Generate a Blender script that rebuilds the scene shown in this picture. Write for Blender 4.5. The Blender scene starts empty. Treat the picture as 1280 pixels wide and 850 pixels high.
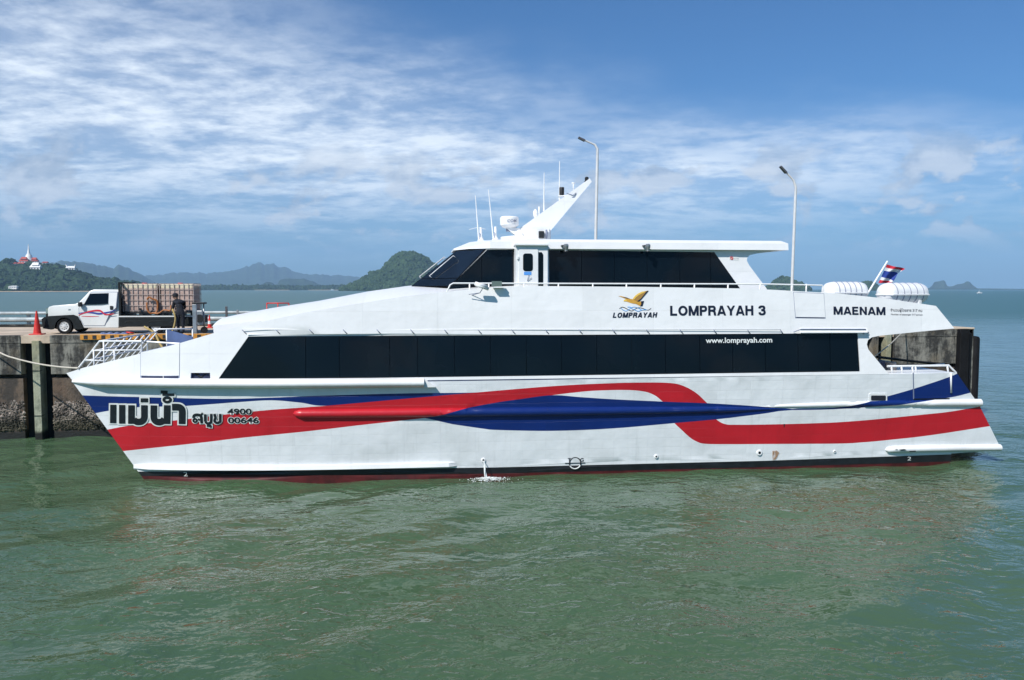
import bpy, bmesh, math, random
import numpy as np
from mathutils import Vector, Matrix, noise
from mathutils.geometry import delaunay_2d_cdt
random.seed(7); np.random.seed(7)
R = math.radians
SC = bpy.context.scene
COL = SC.collection

# ------------------------------------------------------------------ camera
PHI, PIT, DIST, CAMZ = R(6.7), R(3.66), 24.8, 5.78
CAMP = Vector((-DIST*math.tan(PHI), -DIST, CAMZ))
cd = bpy.data.cameras.new('camera'); cam = bpy.data.objects.new('camera', cd); COL.objects.link(cam)
cam.location = CAMP; cam.rotation_euler = (R(90)-PIT, 0, -PHI)
cd.sensor_width = 36; cd.lens = 1000/1280*36; cd.clip_start = .1; cd.clip_end = 40000
SC.camera = cam
_f0 = Vector((math.sin(PHI), math.cos(PHI), 0)); _r = Vector((math.cos(PHI), -math.sin(PHI), 0))
_f = _f0*math.cos(PIT)+Vector((0, 0, -math.sin(PIT))); _u = Vector((0, 0, math.cos(PIT)))+_f0*math.sin(PIT)
def ray(px, py): return _f+_r*((px-640)/1000)+_u*((425-py)/1000)
def S(px, py, y=0.):                      # point of the plane y seen at a place of the photograph
    d = ray(px, py); return CAMP+d*((y-CAMP.y)/d.y)
def G(px, py, z=0.):                      # the same on a level plane
    d = ray(px, py); return CAMP+d*((z-CAMP.z)/d.z)
def FAR(px, py, dist):                    # the same at a ground distance
    d = ray(px, py); return CAMP+d*(dist/math.hypot(d.x, d.y))

# ------------------------------------------------------------------ light
SUNV = Vector((-.50, -.52, .69)).normalized()
SUN_EL = math.asin(SUNV.z); SUN_AZ = math.atan2(SUNV.x, SUNV.y)
sl = bpy.data.lights.new('sun', 'SUN'); sl.energy = 4.5; sl.angle = R(.5); sl.color = (1, .965, .91)
so = bpy.data.objects.new('sun', sl); COL.objects.link(so); so.rotation_euler = SUNV.to_track_quat('Z', 'Y').to_euler()
SC.view_settings.view_transform = 'Standard'; SC.view_settings.look = 'None'
SC.view_settings.exposure = 0.27; SC.view_settings.gamma = 1
SC.cycles.max_bounces = 8; SC.cycles.volume_bounces = 1; SC.cycles.diffuse_bounces = 3; SC.cycles.glossy_bounces = 3
SC.cycles.caustics_reflective = False; SC.cycles.caustics_refractive = False

class NT:                                 # small helper for node trees
    def __init__(s, tree): s.t = tree; s.n = tree.nodes; s.n.clear()
    def node(s, kind, ins=None, **kw):
        n = s.n.new(kind)
        for k, v in kw.items(): setattr(n, k, v)
        for k, v in (ins or {}).items():
            if isinstance(v, bpy.types.NodeSocket): s.t.links.new(v, n.inputs[k])
            else: n.inputs[k].default_value = v
        return n
    def math(s, op, a, b=0., c=0., clamp=False):
        return s.node('ShaderNodeMath', {0: a, 1: b, 2: c}, operation=op, use_clamp=clamp).outputs[0]
    def ramp(s, v, a, b, lo=0., hi=1., mode='SMOOTHSTEP'):
        return s.node('ShaderNodeMapRange', {0: v, 1: a, 2: b, 3: lo, 4: hi}, interpolation_type=mode).outputs[0]
    def noise(s, vec, scale, detail=4., rough=.55, dist=0., out=0):
        return s.node('ShaderNodeTexNoise', {'Vector': vec, 'Scale': scale, 'Detail': detail, 'Roughness': rough, 'Distortion': dist}).outputs[out]
    def mapping(s, vec, scale=(1, 1, 1), rot=(0, 0, 0), loc=(0, 0, 0)):
        return s.node('ShaderNodeMapping', {'Vector': vec, 'Location': loc, 'Rotation': rot, 'Scale': scale}).outputs[0]
    def mix(s, f, a, b):
        n = s.node('ShaderNodeMix', data_type='RGBA')
        for i, v in ((0, f), (6, a), (7, b)):
            if isinstance(v, bpy.types.NodeSocket): s.t.links.new(v, n.inputs[i])
            else: n.inputs[i].default_value = (*v, 1) if isinstance(v, tuple) and len(v) == 3 else v
        return n.outputs[2]

# ------------------------------------------------------------------ sky
w = bpy.data.worlds.new('World'); SC.world = w; w.use_nodes = True
t = NT(w.node_tree)
gen = t.node('ShaderNodeTexCoord').outputs['Generated']
rot = t.node('ShaderNodeVectorRotate', {'Vector': gen, 'Angle': PHI}, rotation_type='Z_AXIS').outputs[0]
sep = t.node('ShaderNodeSeparateXYZ', {0: rot})
dx, dy, dz = sep.outputs
zc = t.math('MAXIMUM', dz, .012)
zz = t.math('ADD', zc, .12)
pxs = t.math('DIVIDE', dx, zz); pys = t.math('DIVIDE', dy, zz)      # place on a level cloud sheet
sheet = t.node('ShaderNodeCombineXYZ', {0: pxs, 1: pys}).outputs[0]
skyv = t.node('ShaderNodeCombineXYZ', {0: t.node('ShaderNodeSeparateXYZ', {0: gen}).outputs[0], 1: t.node('ShaderNodeSeparateXYZ', {0: gen}).outputs[1], 2: zc}).outputs[0]
sky = t.node('ShaderNodeTexSky', {'Vector': skyv}, sky_type='NISHITA', sun_disc=False, sun_elevation=SUN_EL, sun_rotation=SUN_AZ,
             altitude=0, air_density=1.0, dust_density=1.0, ozone_density=2.2).outputs[0]
skyc = t.node('ShaderNodeMix', data_type='RGBA', blend_type='MULTIPLY')
t.t.links.new(sky, skyc.inputs[6]); skyc.inputs[0].default_value = 1; skyc.inputs[7].default_value = (.315, .645, .985, 1)
# thin high cloud: a sheet with a ragged edge, dense away to the north-west
warp = t.noise(t.mapping(sheet, (.7, .7, 1)), 1.0, 4, .55)
edge = t.math('ADD', pys, t.math('MULTIPLY', t.math('SUBTRACT', warp, .5), 2.2))
lim = t.math('ADD', 2.85, t.math('MULTIPLY', t.math('MINIMUM', pxs, .05), 1.25))
lim = t.math('MAXIMUM', lim, 1.2)
cover = t.ramp(t.math('SUBTRACT', edge, lim), -.55, .95)
right = t.ramp(pxs, .9, 2.3, 1., .45)
n1 = t.noise(t.mapping(sheet, (.95, 1.35, 1), (0, 0, .25)), 1.45, 11, .60, .3)
n2 = t.noise(t.mapping(sheet, (7., 8., 1), (0, 0, .3), (4, 2, 0)), 1.1, 7, .62, .1)
tex = t.math('ADD', t.math('MULTIPLY', n1, .75), t.math('MULTIPLY', n2, .35))
thin = t.ramp(tex, .43, .68)
far = t.ramp(zc, .014, .16, .05, 1.)
cir = t.math('MULTIPLY', t.math('MULTIPLY', t.math('ADD', .28, t.math('MULTIPLY', thin, .76)), cover), t.math('MULTIPLY', right, far))
cir = t.math('MULTIPLY', cir, .92)
# low puffs over the sea
az = t.node('ShaderNodeCombineXYZ', {0: t.math('DIVIDE', dx, t.math('MAXIMUM', t.math('ABSOLUTE', dy), .2)), 1: t.math('MULTIPLY', zc, 1.9)}).outputs[0]
pn = t.noise(t.mapping(az, (1, 1, 1), (0, 0, 0), (1.7, 2.3, 0)), 6.5, 8, .6, .2)
pn2 = t.noise(t.mapping(az, (1, 1, 1), (0, 0, 0), (1.695, 2.265, 0)), 6.5, 8, .6, .2)
band = t.math('MULTIPLY', t.ramp(zc, .03, .08), t.ramp(zc, .19, .13))
puff = t.math('MULTIPLY', t.ramp(pn, .53, .60), band)
shade = t.ramp(t.math('SUBTRACT', pn, pn2), -.05, .10)
c1 = t.mix(cir, skyc.outputs[2], (9.9, 10.7, 11.5))
puffc = t.mix(shade, (3.6, 4.4, 5.6), (7.0, 7.5, 8.2))
c2 = t.mix(t.math('MULTIPLY', puff, .7), c1, puffc)
bg = t.node('ShaderNodeBackground', {'Color': c2, 'Strength': .088})
wo = t.node('ShaderNodeOutputWorld', {0: bg.outputs[0]})

# ------------------------------------------------------------------ materials
MATS = {}
def principled(name, col, rough=.5, metal=0., spec=.5, var=0., vscale=3., bump=0., bscale=20., coat=0., extra=None):
    m = bpy.data.materials.new(name); m.use_nodes = True; t = NT(m.node_tree)
    p = t.node('ShaderNodeBsdfPrincipled', {'Roughness': rough, 'Metallic': metal, 'Specular IOR Level': spec, 'Coat Weight': coat})
    p.inputs['Base Color'].default_value = (*col, 1)
    obj = t.node('ShaderNodeTexCoord').outputs['Object']
    if var:
        n = t.noise(obj, vscale, 6, .65)
        lo = tuple(c*(1-var) for c in col); hi = tuple(min(1, c*(1+var*.6)) for c in col)
        t.t.links.new(t.mix(t.ramp(n, .3, .7), lo, hi), p.inputs['Base Color'])
    if bump:
        b = t.node('ShaderNodeBump', {'Height': t.noise(obj, bscale, 5, .6), 'Strength': bump, 'Distance': .05})
        t.t.links.new(b.outputs[0], p.inputs['Normal'])
    if extra: extra(t, p, obj)
    t.node('ShaderNodeOutputMaterial', {0: p.outputs[0]})
    MATS[name] = m; return m

def paint_detail(col, dirt=.12, plates=(1.12, .31), streak=.25, rust=.0, seam=.08):
    def f(t, p, obj):                       # ship paint: dirt, run-off streaks, plate seams, buckled plating
        s = t.node('ShaderNodeSeparateXYZ', {0: obj}).outputs
        wb = t.math('MULTIPLY', t.math('SUBTRACT', t.noise(obj, 1.3, 3, .6), .5), .05)
        xz = t.node('ShaderNodeCombineXYZ', {0: t.math('ADD', s[0], wb), 1: t.math('ADD', s[2], wb)}).outputs[0]
        big = t.noise(xz, .55, 5, .6)
        st = t.noise(t.mapping(xz, (4.5, .35, 1)), 1.0, 6, .62)
        fine = t.noise(xz, 7., 7, .7)
        d = t.math('ADD', t.math('MULTIPLY', t.ramp(big, .42, .75), dirt), t.math('MULTIPLY', t.ramp(st, .52, .78), streak*.5))
        d = t.math('ADD', d, t.math('MULTIPLY', t.ramp(fine, .60, .80), dirt*.5), clamp=True)
        c = t.mix(d, col, tuple(x*y for x, y in zip(col, (.52, .53, .50))))
        sc = t.math('MULTIPLY', t.ramp(t.noise(t.mapping(xz, (1.1, 13, 1), (0, 0, 0), (5, 2, 0)), 1., 6, .72), .66, .74), t.ramp(t.noise(xz, .4, 3, .5), .5, .62))
        c = t.mix(t.math('MULTIPLY', sc, streak*1.1), c, (.16, .17, .17))
        h = t.noise(xz, .9, 3, .5)
        h = t.math('ADD', t.math('MULTIPLY', h, .55), t.math('MULTIPLY', t.noise(xz, 3.1, 3, .5), .13))
        if plates:
            br = t.node('ShaderNodeTexBrick', {'Vector': xz, 'Scale': 1., 'Mortar Size': .006, 'Mortar Smooth': .6, 'Brick Width': plates[0], 'Row Height': plates[1], 'Color1': (.93, .93, .93, 1), 'Color2': (1, 1, 1, 1), 'Mortar': (1-seam, 1-seam, 1-seam, 1)}, offset=0.)
            mm = t.node('ShaderNodeMix', data_type='RGBA', blend_type='MULTIPLY'); mm.inputs[0].default_value = .8
            t.t.links.new(c, mm.inputs[6]); t.t.links.new(br.outputs[0], mm.inputs[7]); c = mm.outputs[2]
            h = t.math('SUBTRACT', h, t.math('MULTIPLY', br.outputs[1], .05))
            rn = t.noise(t.mapping(xz, (7, .9, 1), (0, 0, 0), (3, 9, 0)), 1., 5, .6)
            c = t.mix(t.math('MULTIPLY', t.ramp(rn, .70, .82), rust), c, (.30, .14, .05))
        t.t.links.new(c, p.inputs['Base Color'])
        b = t.node('ShaderNodeBump', {'Height': h, 'Strength': .7, 'Distance': .085})
        t.t.links.new(b.outputs[0], p.inputs['Normal'])
    return f
principled('hull white', (.80, .815, .83), .38, extra=paint_detail((.80, .815, .83), .30, (1.12, .31), .55, .35))
principled('cabin white', (.82, .82, .82), .33, extra=paint_detail((.82, .82, .82), .12, (2.3, 1.27), .16, 0, .09))
principled('white paint', (.81, .81, .81), .35, var=.06, vscale=4)
principled('rail white', (.80, .80, .80), .35, extra=paint_detail((.80, .80, .80), .28, False, .3))
principled('stripe red', (.52, .014, .026), .36, extra=paint_detail((.52, .014, .026), .28, (1.12, .31), .4))
principled('stripe blue', (.004, .022, .15), .34, extra=paint_detail((.004, .022, .15), .22, (1.12, .31), .3))
principled('boot black', (.010, .012, .016), .5, var=.5, vscale=2.)
principled('antifouling red', (.085, .008, .009), .6, var=.5, vscale=2.5)
principled('ink navy', (.006, .010, .028), .4, var=.2)
principled('ink black', (.008, .012, .017), .42, var=.3, vscale=6)
principled('print white', (.72, .74, .72), .45, var=.12, vscale=5)
principled('gold', (.62, .33, .05), .4, var=.2, vscale=5); principled('gold light', (.80, .52, .09), .4); principled('gold dark', (.36, .20, .05), .4)
principled('wave blue', (.08, .36, .75), .4); principled('sign blue', (.10, .33, .80), .4); principled('sign red', (.7, .05, .06), .4)
def glass_x(t, p, obj):
    n = t.noise(obj, .7, 2, .5)
    b = t.node('ShaderNodeBump', {'Height': n, 'Strength': .12, 'Distance': .08}); t.t.links.new(b.outputs[0], p.inputs['Normal'])
    t.t.links.new(t.mix(t.ramp(t.noise(obj, .5, 3, .5), .35, .7), (.0016, .0040, .0075), (.0030, .0065, .0105)), p.inputs['Base Color'])
principled('dark glass', (.004, .008, .013), .06, spec=.22, extra=glass_x)
principled('wind glass', (.008, .012, .018), .05, spec=.3, var=.3, vscale=.8)
principled('seal black', (.004, .005, .007), .5)
principled('dark opening', (.010, .012, .022), .7)
principled('recess navy', (.012, .020, .07), .5, var=.3)
principled('blue grey', (.20, .23, .32), .5, var=.15)  # plain bluish grey of seams, brackets, cables and small lettering
principled('deck blue', (.10, .15, .30), .6, var=.25, vscale=2)
principled('black plastic', (.012, .013, .015), .5, var=.3, vscale=8)
principled('rubber', (.006, .006, .007), .8, spec=.25, var=.5, vscale=3, bump=.4, bscale=8)
principled('steel', (.42, .43, .44), .38, .75, var=.3, vscale=4)
principled('galvanised', (.38, .42, .43), .45, .25, var=.25, vscale=3)
principled('lamp pole', (.60, .61, .61), .4, 0., var=.08, vscale=4)
principled('lamp grey', (.10, .10, .11), .4, .2)
principled('lamp glass', (.22, .28, .26), .2)
principled('raft white', (.80, .80, .80), .32, var=.06, vscale=5)
principled('raft band', (.33, .34, .40), .5)
principled('rope', (.55, .50, .42), .8, var=.3, vscale=30)
principled('hose yellow', (.42, .30, .10), .55, var=.3, vscale=6); principled('hose orange', (.38, .13, .03), .55, var=.25, vscale=6)
def rust_x(t, p, obj):
    n = t.noise(t.mapping(obj, (6, 6, 1.2)), 2.2, 6, .7); t.t.links.new(t.ramp(n, .35, .75, 0., .8), p.inputs['Alpha'])
principled('rust', (.45, .22, .08), .85, extra=rust_x)
principled('flag red', (.60, .02, .04), .7); principled('flag white', (.78, .78, .78), .7); principled('flag blue', (.02, .05, .28), .7)
principled('cone red', (.62, .03, .02), .45, var=.2, vscale=6)
principled('skin', (.30, .16, .10), .55); principled('cloth black', (.010, .012, .020), .85, var=.5, vscale=6, bump=.5, bscale=18)
principled('truck white', (.74, .74, .71), .25, coat=.4, var=.05, vscale=2); principled('truck dark', (.007, .010, .011), .6, spec=.3, var=.4, vscale=5)
principled('rim steel', (.55, .55, .54), .35); principled('red lens', (.4, .01, .01), .2)
def ibc_x(t, p, obj):
    z = t.node('ShaderNodeSeparateXYZ', {0: obj}).outputs[2]
    n = t.noise(obj, 5, 4, .6)
    lv = t.ramp(t.math('ADD', z, t.math('MULTIPLY', n, .12)), 1.19, 1.26)
    t.t.links.new(t.mix(lv, t.mix(t.ramp(n, .35, .65), (.40, .27, .22), (.53, .39, .33)), (.68, .60, .42)), p.inputs['Base Color'])
principled('tank plastic', (.5, .35, .3), .4, extra=ibc_x)
principled('cage steel', (.40, .33, .30), .5, 0., var=.3, vscale=8)
principled('amber paint', (.62, .27, .035), .6, var=.35, vscale=6); principled('kerb black', (.022, .022, .024), .7, var=.4, vscale=6)
def conc(base, dark, ochre, streak=1.):
    def f(t, p, obj):
        s = t.node('ShaderNodeSeparateXYZ', {0: obj}).outputs
        v = t.node('ShaderNodeCombineXYZ', {0: s[0], 1: s[1], 2: t.math('MULTIPLY', s[2], .22)}).outputs[0]
        a = t.noise(v, 1.5, 8, .68); b = t.noise(obj, 3.2, 8, .7); c = t.noise(obj, .8, 5, .6)
        col = t.mix(t.ramp(t.math('ADD', t.math('MULTIPLY', a, .65), t.math('MULTIPLY', b, .35)), .43, .58), dark, base)
        col = t.mix(t.math('MULTIPLY', t.ramp(c, .48, .68), .7), col, ochre)
        col = t.mix(t.math('MULTIPLY', t.ramp(t.noise(v, 3.5, 6, .7), .56, .68), .75*streak), col, tuple(x*.25 for x in dark))
        col = t.mix(t.ramp(t.math('ADD', s[2], t.math('MULTIPLY', b, .25)), .12, .34), (.006, .007, .006), col)   # shade of the undercut above the water, painted near-black by height
        t.t.links.new(col, p.inputs['Base Color'])
        bm = t.node('ShaderNodeBump', {'Height': t.math('ADD', b, t.math('MULTIPLY', t.noise(obj, 14, 6, .7), .4)), 'Strength': .7, 'Distance': .06}); t.t.links.new(bm.outputs[0], p.inputs['Normal'])
    return f
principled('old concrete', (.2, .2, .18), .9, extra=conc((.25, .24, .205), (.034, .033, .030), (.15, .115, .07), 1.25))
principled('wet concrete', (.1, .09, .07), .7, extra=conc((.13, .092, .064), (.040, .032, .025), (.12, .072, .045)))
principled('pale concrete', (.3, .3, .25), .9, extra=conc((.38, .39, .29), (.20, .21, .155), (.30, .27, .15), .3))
principled('deck concrete', (.54, .43, .32), .9, var=.28, vscale=.8, bump=.3, bscale=6)
def barn_x(t, p, obj):
    z = t.node('ShaderNodeSeparateXYZ', {0: obj}).outputs[2]; n = t.noise(obj, 3, 6, .7)
    dry = t.mix(t.ramp(n, .35, .65), (.06, .05, .042), (.42, .36, .31)); wet = t.mix(t.ramp(n, .35, .65), (.022, .024, .016), (.10, .09, .06))
    t.t.links.new(t.mix(t.ramp(t.math('ADD', z, t.math('MULTIPLY', n, .5)), .55, 1.15), wet, dry), p.inputs['Base Color'])
principled('barnacle', (.26, .22, .18), .9, extra=barn_x)
principled('dark slot', (.010, .011, .012), .9, var=.4)
def leaf(name, a, b):
    def f(t, p, obj):
        n = t.noise(obj, .035, 5, .65); n2 = t.noise(obj, .16, 3, .6)
        t.t.links.new(t.mix(t.ramp(t.math('ADD', t.math('MULTIPLY', n, .5), t.math('MULTIPLY', n2, .5)), .38, .62), a, b), p.inputs['Base Color'])
    principled(name, a, .85, spec=.15, extra=f)
leaf('forest', (.010, .026, .012), (.036, .066, .026))
leaf('forest pale', (.018, .040, .018), (.048, .082, .032))
principled('hill earth', (.03, .05, .025), .95, spec=.1, var=.5, vscale=.01)
principled('rock', (.16, .15, .13), .95, spec=.1, var=.4, vscale=.01)
principled('sand', (.50, .38, .26), .95, var=.2, vscale=.02)
principled('bark', (.10, .075, .05), .9)
principled('temple white', (.80, .78, .74), .6); principled('temple red', (.42, .06, .03), .7, var=.3, vscale=.3)
def water_x(t, p, obj):
    # chop as bump, heights in metres; turbid patches in the water itself; waves too far to tell apart as roughness
    s = t.node('ShaderNodeSeparateXYZ', {0: obj}).outputs
    v1 = t.mapping(obj, (1, 1.5, 1), (0, 0, .35))
    wv = t.node('ShaderNodeVectorMath', {0: v1, 1: t.node('ShaderNodeVectorMath', {0: t.noise(v1, .9, 2, .5, 0, 1), 'Scale': .5}, operation='SCALE').outputs[0]}, operation='ADD').outputs[0]
    a = t.noise(wv, .8, 1, .5); b = t.noise(wv, 2.3, 1.5, .5, .6); c = t.noise(t.mapping(wv, (1, .8, 1), (0, 0, .9)), 5.4, 1.5, .55, .8)
    patch = t.ramp(t.noise(t.mapping(obj, (.7, 1, 1)), .33, 4, .6), .36, .64, .35, 1.2)
    h = t.math('ADD', t.math('MULTIPLY', a, .08), t.math('MULTIPLY', patch, t.math('ADD', t.math('MULTIPLY', b, .050), t.math('MULTIPLY', c, .020))))
    bp = t.node('ShaderNodeBump', {'Height': h, 'Strength': 1., 'Distance': 1.}); t.t.links.new(bp.outputs[0], p.inputs['Normal'])
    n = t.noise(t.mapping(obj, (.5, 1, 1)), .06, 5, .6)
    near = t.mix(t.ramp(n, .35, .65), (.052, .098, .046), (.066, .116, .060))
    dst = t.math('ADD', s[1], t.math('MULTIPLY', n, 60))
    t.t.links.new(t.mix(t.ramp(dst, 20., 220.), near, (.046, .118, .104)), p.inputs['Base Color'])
    t.t.links.new(t.ramp(dst, 45, 200, .012, .34), p.inputs['Roughness'])
principled('sea water', (.04, .08, .05), .05, spec=.43, extra=water_x); MATS['sea water'].node_tree.nodes['Principled BSDF'].inputs['IOR'].default_value = 1.33
principled('foam', (.75, .78, .76), .6, var=.2, vscale=9)

# ------------------------------------------------------------------ object helpers
def tag(o, label=None, cat=None, group=None, kind=None):
    if label: o['label'] = label
    if cat: o['category'] = cat
    if group: o['group'] = group
    if kind: o['kind'] = kind
    return o
def thing(name, label, cat, loc=(0, 0, 0), group=None, rz=0.):
    o = bpy.data.objects.new(name, None); COL.objects.link(o); o.location = loc; o.rotation_euler.z = rz
    o.empty_display_size = .2
    return tag(o, label, cat, group)
def origin(p):
    v = Vector()
    while p is not None: v += p.location; p = p.parent
    return v
def link(name, me, parent=None, world=True, label=None):
    o = bpy.data.objects.new(name, me); COL.objects.link(o)
    if parent is not None:
        o.parent = parent
        if world:
            d = origin(parent)
            if d.length > 0: me.transform(Matrix.Translation(-d))
    if label: o['label'] = label
    return o
def copy_tree(o, parent=None):
    c = o.copy(); COL.objects.link(c)
    if parent is not None: c.parent = parent
    for ch in list(o.children): copy_tree(ch, c)
    return c

class MB:
    """collects shapes; build() links them as one mesh object"""
    def __init__(s): s.v = []; s.f = []; s.m = []; s.sm = []
    def add(s, vs, fs, mi=0, smooth=False):
        o = len(s.v); s.v += [tuple(p) for p in vs]
        for f in fs: s.f.append(tuple(i+o for i in f)); s.m.append(mi); s.sm.append(smooth)
        return s
    def box(s, lo, hi, mi=0, bev=0.):
        (a, b, c), (d, e, f) = lo, hi
        if bev <= 0:
            vs = [(a, b, c), (d, b, c), (d, e, c), (a, e, c), (a, b, f), (d, b, f), (d, e, f), (a, e, f)]
            return s.add(vs, [(3, 2, 1, 0), (4, 5, 6, 7), (0, 1, 5, 4), (1, 2, 6, 5), (2, 3, 7, 6), (3, 0, 4, 7)], mi)
        bm = bmesh.new(); bmesh.ops.create_cube(bm, size=1)
        for v in bm.verts: v.co = Vector(((a+d)/2+v.co.x*(d-a), (b+e)/2+v.co.y*(e-b), (c+f)/2+v.co.z*(f-c)))
        bmesh.ops.bevel(bm, geom=bm.edges[:], offset=bev, segments=2, affect='EDGES', profile=.5)
        return s.bm(bm, mi)
    def bm(s, bm, mi=0, smooth=False):
        bm.verts.ensure_lookup_table(); bm.verts.index_update()
        s.add([v.co.copy() for v in bm.verts], [[v.index for v in f.verts] for f in bm.faces], mi, smooth); bm.free(); return s
    def tube(s, pts, r, n=8, mi=0, caps=True, smooth=True):
        pts = [Vector(p) for p in pts]; rs = r if isinstance(r, (list, tuple)) else [r]*len(pts)
        vs = []; fs = []; up = None
        for i, p in enumerate(pts):
            d = (pts[min(i+1, len(pts)-1)]-pts[max(i-1, 0)]).normalized()
            if up is None: up = Vector((0, 0, 1)) if abs(d.z) < .9 else Vector((1, 0, 0))
            x = d.cross(up)
            if x.length < 1e-4: x = d.orthogonal()
            x.normalize(); y = x.cross(d).normalized(); up = y
            for k in range(n):
                a = 2*math.pi*k/n; vs.append(p+(x*math.cos(a)+y*math.sin(a))*rs[i])
        for i in range(len(pts)-1):
            for k in range(n):
                a = i*n+k; b = i*n+(k+1) % n; fs.append((a, b, b+n, a+n))
        s.add(vs, fs, mi, smooth)
        if caps:
            o = len(s.v)-len(vs); s.f.append(tuple(o+k for k in range(n))[::-1]); s.m.append(mi); s.sm.append(False)
            s.f.append(tuple(o+(len(pts)-1)*n+k for k in range(n))); s.m.append(mi); s.sm.append(False)
        return s
    def lathe(s, prof, c=(0, 0, 0), n=20, mi=0, axis='z', smooth=True):
        vs = []; fs = []; c = Vector(c)
        for r, h in prof:
            for k in range(n):
                a = 2*math.pi*k/n; x, y = r*math.cos(a), r*math.sin(a)
                vs.append(c+Vector({'z': (x, y, h), 'y': (x, h, -y), 'x': (h, x, y)}[axis]))
        for i in range(len(prof)-1):
            for k in range(n):
                a = i*n+k; b = i*n+(k+1) % n; fs.append((a, b, b+n, a+n))
        fs.append(tuple(range(n))[::-1]); fs.append(tuple((len(prof)-1)*n+k for k in range(n)))
        return s.add(vs, fs, mi, smooth)
    def prism(s, poly, y0, y1, mi=0, taper=None):
        """poly: (x, z) points; extruded from y0 to y1"""
        n = len(poly); q = taper or poly
        vs = [(x, y0, z) for x, z in poly]+[(x, y1, z) for x, z in q]
        fs = [tuple(range(n)), tuple(range(2*n-1, n-1, -1))]+[((i+1) % n, i, n+i, n+(i+1) % n) for i in range(n)]
        return s.add(vs, fs, mi)
    def slab(s, poly, z0, z1, mi=0):
        n = len(poly)
        vs = [(x, y, z0) for x, y in poly]+[(x, y, z1) for x, y in poly]
        fs = [tuple(range(n))[::-1], tuple(range(n, 2*n))]+[(i, (i+1) % n, n+(i+1) % n, n+i) for i in range(n)]
        return s.add(vs, fs, mi)
    def mesh(s, name, mats, recalc=True, sharp=35):
        me = bpy.data.meshes.new(name); me.from_pydata([tuple(v) for v in s.v], [], s.f)
        for m in (mats if isinstance(mats, (list, tuple)) else [mats]): me.materials.append(MATS[m])
        if s.f:
            me.polygons.foreach_set('material_index', s.m); me.polygons.foreach_set('use_smooth', s.sm)
        if recalc:
            bm = bmesh.new(); bm.from_mesh(me); bmesh.ops.recalc_face_normals(bm, faces=bm.faces[:])
            for e in bm.edges:
                if len(e.link_faces) == 2 and e.calc_face_angle(0) > R(sharp): e.smooth = False
            bm.to_mesh(me); bm.free()
        me.update(); return me
    def build(s, name, mats, parent=None, label=None, recalc=True, world=True):
        return link(name, s.mesh(name, mats, recalc), parent, world, label)

def cr(pts, n=8):
    """smooth curve through points"""
    P = [Vector((*p, 0)) if len(p) == 2 else Vector(p) for p in pts]; out = []
    for i in range(len(P)-1):
        a, b, c, d = P[max(i-1, 0)], P[i], P[i+1], P[min(i+2, len(P)-1)]
        for k in range(n):
            u = k/n; out.append(.5*((2*b)+(c-a)*u+(2*a-5*b+4*c-d)*u*u+(3*b-a-3*c+d)*u**3))
    out.append(P[-1]); dim = len(pts[0])
    return [tuple(p[:dim]) for p in out]
def inpoly(pts, poly):
    x, y = pts[:, 0], pts[:, 1]; r = np.zeros(len(pts), bool); n = len(poly)
    for i in range(n):
        x1, y1 = poly[i]; x2, y2 = poly[(i+1) % n]
        if y1 == y2: continue
        r ^= ((y1 > y) != (y2 > y)) & (x < (x2-x1)*(y-y1)/(y2-y1)+x1)
    return r
def fill(dom, regs=(), holes=(), pts=()):
    """triangles of a flat outline with holes; material index by region (last wins)"""
    V = []; E = []
    for poly in [dom, *holes, *[r[0] for r in regs]]:
        o = len(V); n = len(poly); V += [Vector((float(p[0]), float(p[1]))) for p in poly]; E += [(o+i, o+(i+1) % n) for i in range(n)]
    V += [Vector((float(p[0]), float(p[1]))) for p in pts]
    r = delaunay_2d_cdt(V, E, [], 0, 1e-5)
    v = np.array([tuple(p) for p in r[0]]); f = np.array([tuple(q) for q in r[2]])
    c = v[f].mean(1); keep = inpoly(c, dom)
    for h in holes: keep &= ~inpoly(c, h)
    f = f[keep]; c = c[keep]; m = np.zeros(len(f), int)
    for poly, mi in regs: m[inpoly(c, poly)] = mi
    used = np.unique(f); mp = -np.ones(len(v), int); mp[used] = np.arange(len(used))
    return v[used], mp[f], m
def panel(mb, dom, surf, off=0., thick=.05, regs=(), holes=(), pts=(), mi=0, smooth=True):
    """a plate lying on the surface y = surf(x, z)+off, thick in +y"""
    v, f, m = fill(dom, regs, holes, pts); n = len(v)
    ys = [surf(x, z)+off for x, z in v]
    vs = [(x, y, z) for (x, z), y in zip(v, ys)]+[(x, y+thick, z) for (x, z), y in zip(v, ys)]
    o = len(mb.v); mb.v += vs; cnt = {}
    for tri, k in zip(f.tolist(), m.tolist()):
        a, b, c = tri
        mb.f.append((o+a, o+b, o+c)); mb.m.append(mi+k); mb.sm.append(smooth)
        mb.f.append((o+n+c, o+n+b, o+n+a)); mb.m.append(mi+k if not regs else mi); mb.sm.append(smooth)
        for e in ((a, b), (b, c), (c, a)): cnt[e] = k
    for (a, b), k in cnt.items():
        if (b, a) not in cnt: mb.f.append((o+b, o+a, o+n+a, o+n+b)); mb.m.append(mi+k); mb.sm.append(False)
    return mb
B = 7.6                                     # beam
def mirrored(o, parent=None):
    """the same part on the ship's far side"""
    me = o.data.copy(); d = origin(o.parent) if o.parent else Vector()
    me.transform(Matrix.Translation(-d) @ Matrix.Translation((0, B, 0)) @ Matrix.Diagonal((1, -1, 1, 1)) @ Matrix.Translation(d)); me.flip_normals()
    c = bpy.data.objects.new(o.name.split('.')[0], me); COL.objects.link(c); c.parent = parent or o.parent
    return c
# --- CONTINUE ---
WL = -.22                                   # the tide
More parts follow.
